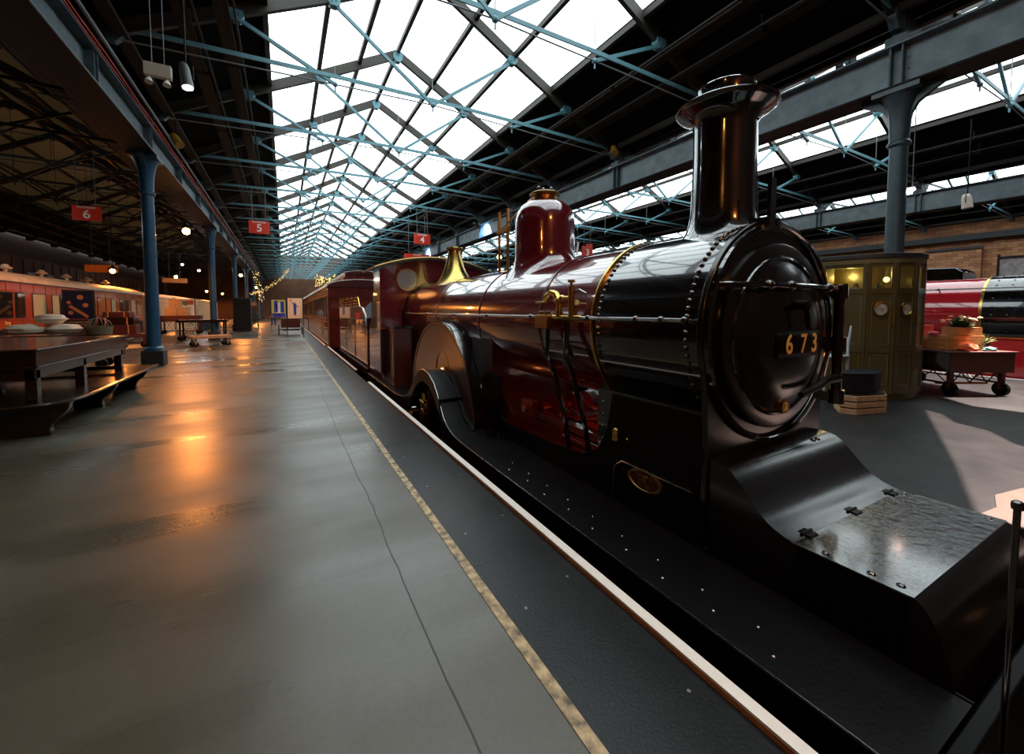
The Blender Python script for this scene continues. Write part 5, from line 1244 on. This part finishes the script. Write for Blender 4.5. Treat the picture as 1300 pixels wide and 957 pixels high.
fbx(MB(), 0, .03, .031, 1.689, .42, .755).build('side_board', 'darkwood', F_); fbx(MB(), 1.07, 1.10, .031, 1.689, .42, .755).build('side_board', 'trolley', F_)
for u in (.10, 1.00):
    for v in (.10, 1.55):
        fbx(MB(), u-.035, u+.035, v-.03, v+.03, .12, .42).build('leg', 'trolley', F_)
        b = MB(); r = .12; c = FW(u, v, .12); rows = []
        for rr, hh in ((.0, -.035), (.05, -.035), (.10, -.02), (.12, -.03), (.12, .03), (.10, .02), (.05, .035), (0, .035)):
            rows.append([c + Vector((e1.x, e1.y, 0))*hh + (Vector((e2.x, e2.y, 0))*math.cos(q)+Vector((0, 0, 1))*math.sin(q))*rr for q in [2*PI*j/20 for j in range(20)]])
        b.quadgrid(rows, True); b.build('wheel', 'blackmat', F_)
        b = MB(); fbx(b, u-.05, u+.05, v-.035, v+.035, .19, .21); b.build('wheel_bracket', 'brassdull', F_)
b = MB()
for u in (.05, 1.05):
    for i in range(3):
        v0, v1 = .1+i*.5, .6+i*.5; b.cyl(FW(u, v0, .22), FW(u, (v0+v1)/2, .42), .010, n=5); b.cyl(FW(u, (v0+v1)/2, .42), FW(u, v1, .22), .010, n=5)
    b.bar(FW(u, .1, .22), FW(u, 1.6, .22), .03, .03)
for i in range(3):
    u0, u1 = .1+i*.3, .4+i*.3; b.cyl(FW(u0, .06, .24), FW((u0+u1)/2, .06, .42), .010, n=5); b.cyl(FW((u0+u1)/2, .06, .42), FW(u1, .06, .24), .010, n=5)
b.build('bracing', 'blackmat', F_); b = MB(); fbx(b, .1, 1.0, .3, .36, .17, .2); b.build('axle_beam', 'orangewood', F_)
def fcr(lab, u, v, z, l, w, h, m='orangewood', n=3): q = FW(u, v, z); return crate('crate', lab, 'crate', (q.x, q.y, z), (l, w, h), a0, m, n, 'crates on the flower trolley')
fcr('long slatted wooden crate lying on the flower trolley under the flower box', .50, .45, .785, .66, .4, .26)
fcr('orange wooden flower box on top of the slatted crate', .58, .40, 1.046, .44, .28, .15, n=1)
fcr('small crate of apples-coloured wood at the left end of the trolley top', .05, .84, .785, .3, .3, .18, 'trolley', 3)
def plant(name, lab, u, v, z, r, h, kind):
    t = thing(name, lab, 'plant', FW(u, v, z)); random.seed(int(u*100)); b = MB(); c = FW(u, v, z)
    for i in range(150 if kind == 'bush' else 60):
        a = random.uniform(0, 2*PI); el = random.uniform(.1, 1.3); ln = (r if kind == 'bush' else h)*random.uniform(.6, 1.1)
        d = Vector((math.cos(a)*math.cos(el)*1.3, math.sin(a)*math.cos(el), math.sin(el)*(h/r if kind == 'bush' else 1.0))); tip = c + d*ln; side = d.cross(Vector((0, 0, 1))).normalized()*(.04 if kind == 'bush' else .009)
        m_ = c + d*ln*.55 + Vector((0, 0, .01))
        v_ = [b.bm.verts.new(q) for q in (c, m_ + side, tip, m_ - side)]; b.bm.faces.new(v_)
    b.build('leaves', 'leaf' if kind == 'bush' else 'leafpale', t)
    if kind == 'bush':
        for k_, m in ((0, 'petal'), (1, 'petalw')):
            for j in range(9):
                a = random.uniform(0, 2*PI); rr = r*random.uniform(.4, 1.1)
                p = c + Vector((math.cos(a)*rr*1.2, math.sin(a)*rr*.8, h*random.uniform(.5, 1.0)));
                if k_: p += Vector((e1.x, e1.y, 0))*.12
                else: p -= Vector((e1.x, e1.y, 0))*.10
                b = MB()
                for q in range(6):
                    an = 2*PI*q/6; b.sphere(p + Vector((math.cos(an)*.02, math.sin(an)*.02, .005)), .018, 6, (1, 1, .5))
                b.sphere(p + Vector((0, 0, .012)), .012, 6); b.build('flower', m, t)
    return t
plant('flowering_plant', 'leafy plant with cream and orange flowers in the orange wooden box', .55, .40, 1.14, .22, .26, 'bush')
plant('spiky_plant', 'spiky grass-like plant at the right end of the flower trolley', .93, .35, .90, .12, .22, 'spiky')
q = FW(.93, .35, .785); b = MB(); b.lathe([(0, 0), (.07, 0), (.09, .13), (.08, .13), (.06, .02), (0, .02)], q, 'Z', 18, cap=False); tag(b.build('plant_pot', 'darkwood'), 'dark round pot under the spiky plant', 'pot')
def lump(name, lab, cat, u, v, z, sx, sy, sz, m):
    b = MB(); g = bmesh.ops.create_icosphere(b.bm, subdivisions=3, radius=1); c = FW(u, v, z)
    for w_ in g['verts']:
        k_ = 1+.16*math.sin(w_.co.x*6+u*9)*math.cos(w_.co.y*7)+.1*math.sin(w_.co.z*8+w_.co.x*5); zz = max(w_.co.z, -.55)
        w_.co = Vector((c.x, c.y, z+sz*.55)) + Vector((e1.x, e1.y, 0))*w_.co.x*sx*k_ + Vector((e2.x, e2.y, 0))*w_.co.y*sy*k_ + Vector((0, 0, 1))*zz*sz*k_
    for f in b.bm.faces: f.smooth = True
    tag(b.build(name, m), lab, cat)
lump('cloth', 'orange-red crumpled cloth at the front of the trolley top', 'cloth', .42, .12, .785, .16, .08, .08, 'orange')
lump('cloth', 'pink cloth draped on the slatted crate behind the flower box', 'cloth', .18, .5, 1.046, .10, .08, .04, 'pink')
lump('cloth', 'teal green cloth under the spiky plant', 'cloth', .78, .12, .785, .11, .07, .045, 'teal')
lump('cloth', 'peach cloth heaped on the small left crate', 'cloth', .05, .84, .965, .13, .12, .035, 'petal')
q = FW(.10, 1.08, .965); b = MB(); b.lathe([(0, 0), (.05, 0), (.052, .16), (.03, .20), (.028, .25), (0, .25)], (q.x-.0, q.y, .785), 'Z', 16, cap=False); tag(b.build('bottle', 'posteryel'), 'pale green bottle standing behind the small crate', 'bottle')
q = FW(.36, .78, 0); b = MB(); b.box(q.x-.06, q.x+.06, q.y-.06, q.y+.06, .785, 1.22); tag(b.build('tin', 'posterred', bevel=.006), 'tall dark red tin behind the flower box', 'tin')

# post at the right frame edge
P_ = thing('barrier_post', 'slim black round-capped post at the right frame edge in front of the locomotive', 'post', (1.96, .333, -1.36))
MB().cyl((1.96, .333, -1.36), (1.96, .333, .90), .0085, n=16).build('stem', 'blackgloss', P_)
b = MB(); b.lathe([(.0085, .885), (.0135, .888), (.0145, .90), (.0135, .910), (.008, .915), (0, .916)], (1.96, .333, 0), 'Z', 20, cap=False); b.build('cap', 'blackgloss', P_)
b = MB(); b.lathe([(0, 0), (.12, 0), (.12, .02), (.03, .03), (.0085, .05)], (1.96, .333, -1.36), 'Z', 20, cap=False); b.build('foot', 'blackgloss', P_)

# ------------------------------------------------------------------ red locomotive on the right track
RX = 15.45
R_ = thing('locomotive', 'bright red steam locomotive with black smokebox standing beyond the flower trolley', 'locomotive', (RX, 5, -1.2))
M['brightred'] = mat('bright_red_enamel', (.42, .012, .02), .15, coat=1, coatr=.03)
b = MB(); b.lathe([(0, 0), (.92, 0), (.92, 9), (0, 9)], (RX, 3.25, 1.38), 'Y', 56, cap=False); b.build('boiler', 'brightred', R_)
b = MB(); b.lathe([(0, 0), (.95, 0), (.95, 3.6), (0, 3.6)], (RX, -.38, 1.38), 'Y', 56, cap=False); b.build('smokebox', 'blackgloss', R_)
b = MB(); b.lathe([(.92, 0), (.965, 0), (.965, .05), (.92, .05)], (RX, 3.2, 1.38), 'Y', 56, cap=False); b.build('brass_band', 'brass', R_)
b = MB()
for i in range(30):
    a = 2*PI*i/30; b.rivet((RX+.95*math.cos(a), 3.05, 1.38+.95*math.sin(a)), .022, .018, (math.cos(a), 0, math.sin(a))); b.rivet((RX+.95*math.cos(a), 2.8, 1.38+.95*math.sin(a)), .018, .015, (math.cos(a), 0, math.sin(a)))
b.build('rivets', 'blackgloss', R_)
b = MB(); b.cyl((RX-.80, -.3, 2.02), (RX-.80, 11, 2.02), .018, n=8); b.build('handrail', 'steel', R_)
b = MB()
for yy in (.4, 2.2, 4, 6, 8): b.sphere((RX-.80, yy, 2.02), .035, 8); b.cyl((RX-.80, yy, 2.02), (RX-.70, yy, 1.98), .014, n=6)
b.build('handrail_knob', 'blackgloss', R_)
b = MB(); b.lathe([(.52, -.1), (.40, .08), (.33, .2), (.30, .5), (.40, .54), (.42, .6), (.30, .62)], (RX, 1.0, 2.28), 'Z', 32, cap=False); b.build('chimney', 'blackgloss', R_)
b = MB(); b.prism([(3.8, 2.1), (3.8, 2.5), (3.95, 2.62), (5.4, 2.66), (6.2, 2.60), (6.2, 2.1)], RX+.1, RX+1.2, 'X'); b.build('boiler_casing', 'blackgloss', R_, bevel=.02)
b = MB(); b.box(RX-1.3, RX+1.3, -1.5, 12, .90, .94); b.build('running_board', 'black', R_); b = MB().box(RX-1.31, RX-1.30, -1.5, 12, .86, .885); b.build('gold_lining', 'brass', R_)
b = MB(); b.box(RX-1.25, RX+1.25, -1.5, 12, -.15, .89); b.build('side_valance', 'brightred', R_)
b = MB()
for i in range(24): b.rivet((RX-.8-.05*(i % 2), 2.1-.13*(i % 12), 1.9+.12*(i//12)), .02, .015, (-1, 0, .5))
b.build('side_rivets', 'blackgloss', R_)
b = MB(); b.tube([(RX-.9, .8, 2.0), (RX-.7, .9, 2.35), (RX-.4, .95, 2.5)], .03, 8); b.tube([(RX-.9, 1.1, 2.0), (RX-.7, 1.2, 2.3), (RX-.4, 1.1, 2.45)], .02, 8); b.build('steam_pipe', 'steel', R_)
for yy in (0, 2.4, 5.0, 7.6, 10.2):
    b = MB()
    for s in (-1, 1): b.cyl((RX+s*.70, yy, -.55), (RX+s*.84, yy, -.55), .63, n=28)
    b.build('wheel', 'blackmat', R_)
t = thing('framed_picture', 'grey framed picture on black posts behind the red locomotive', 'picture', (18.4, 3.3, 0))
MB().box(18.38, 18.42, 2.75, 3.75, 2.42, 3.0).build('picture', 'pencil', t); b = MB(); b.box(18.36, 18.44, 3.75, 3.80, 0, 3.12); b.box(18.36, 18.44, 2.70, 2.75, 0, 3.05); b.box(18.36, 18.44, 2.75, 3.75, 3.0, 3.05); b.box(18.36, 18.44, 2.75, 3.75, 2.37, 2.42); b.build('frame', 'black', t)

# ------------------------------------------------------------------ added unseen spots, plates cut to shape the floor patches
def gobo(lab, lx, ly, lz, poly, power, col):
    zp = lz-.5; t_ = (lz-zp)/lz
    hp = [(lx+(px_-lx)*t_, ly+(py_-ly)*t_) for px_, py_ in poly]
    cx2 = sum(q[0] for q in hp)/len(hp); cy2 = sum(q[1] for q in hp)/len(hp)
    n = len(hp); R2 = .75
    t = thing('added_floor_spot', lab, 'spotlight', (lx, ly, lz))
    outer = []
    for q in hp:
        d = Vector((q[0]-cx2, q[1]-cy2)).normalized(); outer.append((cx2+d.x*R2, cy2+d.y*R2))
    b = MB(); b.quadgrid([[(x, y, zp) for x, y in hp], [(x, y, zp) for x, y in outer], [(x, y, zp+.01) for x, y in outer], [(x, y, zp+.01) for x, y in hp]], True, smooth=False); b.build('patch_mask', 'blackmat', t)
    b = MB(); b.quadgrid([[(x, y, zp+.01) for x, y in outer], [(lx+(x-lx)*.6, ly+(y-ly)*.6, lz+.25) for x, y in outer]], True, False, True, smooth=False); b.build('housing', 'blackmat', t)
    b = MB(); b.cyl((lx, ly, lz+.25), (lx, ly, 6.9), .02, n=6); b.build('hanger', 'blackmat', t)
    o = light('SPOT', 'spot_light', (lx, ly, lz), power, col, .003, spot_size=1.9, spot_blend=.1)
    d = Vector((cx2-lx, cy2-ly, zp-lz)); o.rotation_euler = d.to_track_quat('-Z', 'Y').to_euler()
gobo('added unseen spotlight throwing the pink wedge of light on the floor by the kiosk', 7.4, -.6, 5.6, [(8.43, 2.37), (8.26, 2.09), (7.8, 1.86), (7.64, 1.52), (7.17, 1.25), (6.4, .2), (4.42, .1), (4.42, .93), (5.675, 1.357)], 24000, (1, .72, .68))
gobo('added unseen spotlight lighting the floor behind the flower trolley', 13.0, 1.0, 6.0, [(10.25, 2.9), (9.4, 2.1), (9.6, .8), (13.6, -.5), (13.6, 6), (10.6, 6), (10.4, 3.4)], 24000, (1, .78, .72))
# warm inspection lamp under the boiler, cool daylight comes through the roof
t = thing('inspection_lamp', 'small lamp glowing on the red motion under the boiler of 673', 'lamp', (XC-.1, 3.6, -.55)); b = MB(); b.sphere((XC-.1, 3.6, -.5), .04, 8); b.build('bulb', 'bulbk', t); b = MB(); b.cyl((XC-.1, 3.6, -1.36), (XC-.1, 3.6, -.53), .02, n=6); b.build('stand', 'blackmat', t)
light('POINT', 'inspection_light', (XC-.1, 3.45, -.35), 9, (1, .25, .08), .04)

# ------------------------------------------------------------------ sky, camera, view
w = bpy.data.worlds.new('sky'); scene.world = w; w.use_nodes = True
bg = w.node_tree.nodes['Background']; bg.inputs['Color'].default_value = (.90, .97, 1, 1); bg.inputs['Strength'].default_value = 4.6
cam = bpy.data.cameras.new('camera'); co = bpy.data.objects.new('camera', cam); COL.objects.link(co)
FPX = 523.74; YAW = .5044; PIT = .0525
cam.sensor_fit = 'HORIZONTAL'; cam.sensor_width = 36; cam.lens = FPX*36/1300; cam.shift_y = -(478.5-421.06)/1300; cam.clip_start = .05; cam.clip_end = 500
co.location = (0, 0, 1.5); co.rotation_euler = (PI/2-PIT, 0, -YAW)
scene.camera = co
scene.view_settings.view_transform = 'Standard'; scene.view_settings.look = 'None'; scene.view_settings.gamma = 1; scene.view_settings.exposure = -.28
scene.view_settings.use_curve_mapping = False
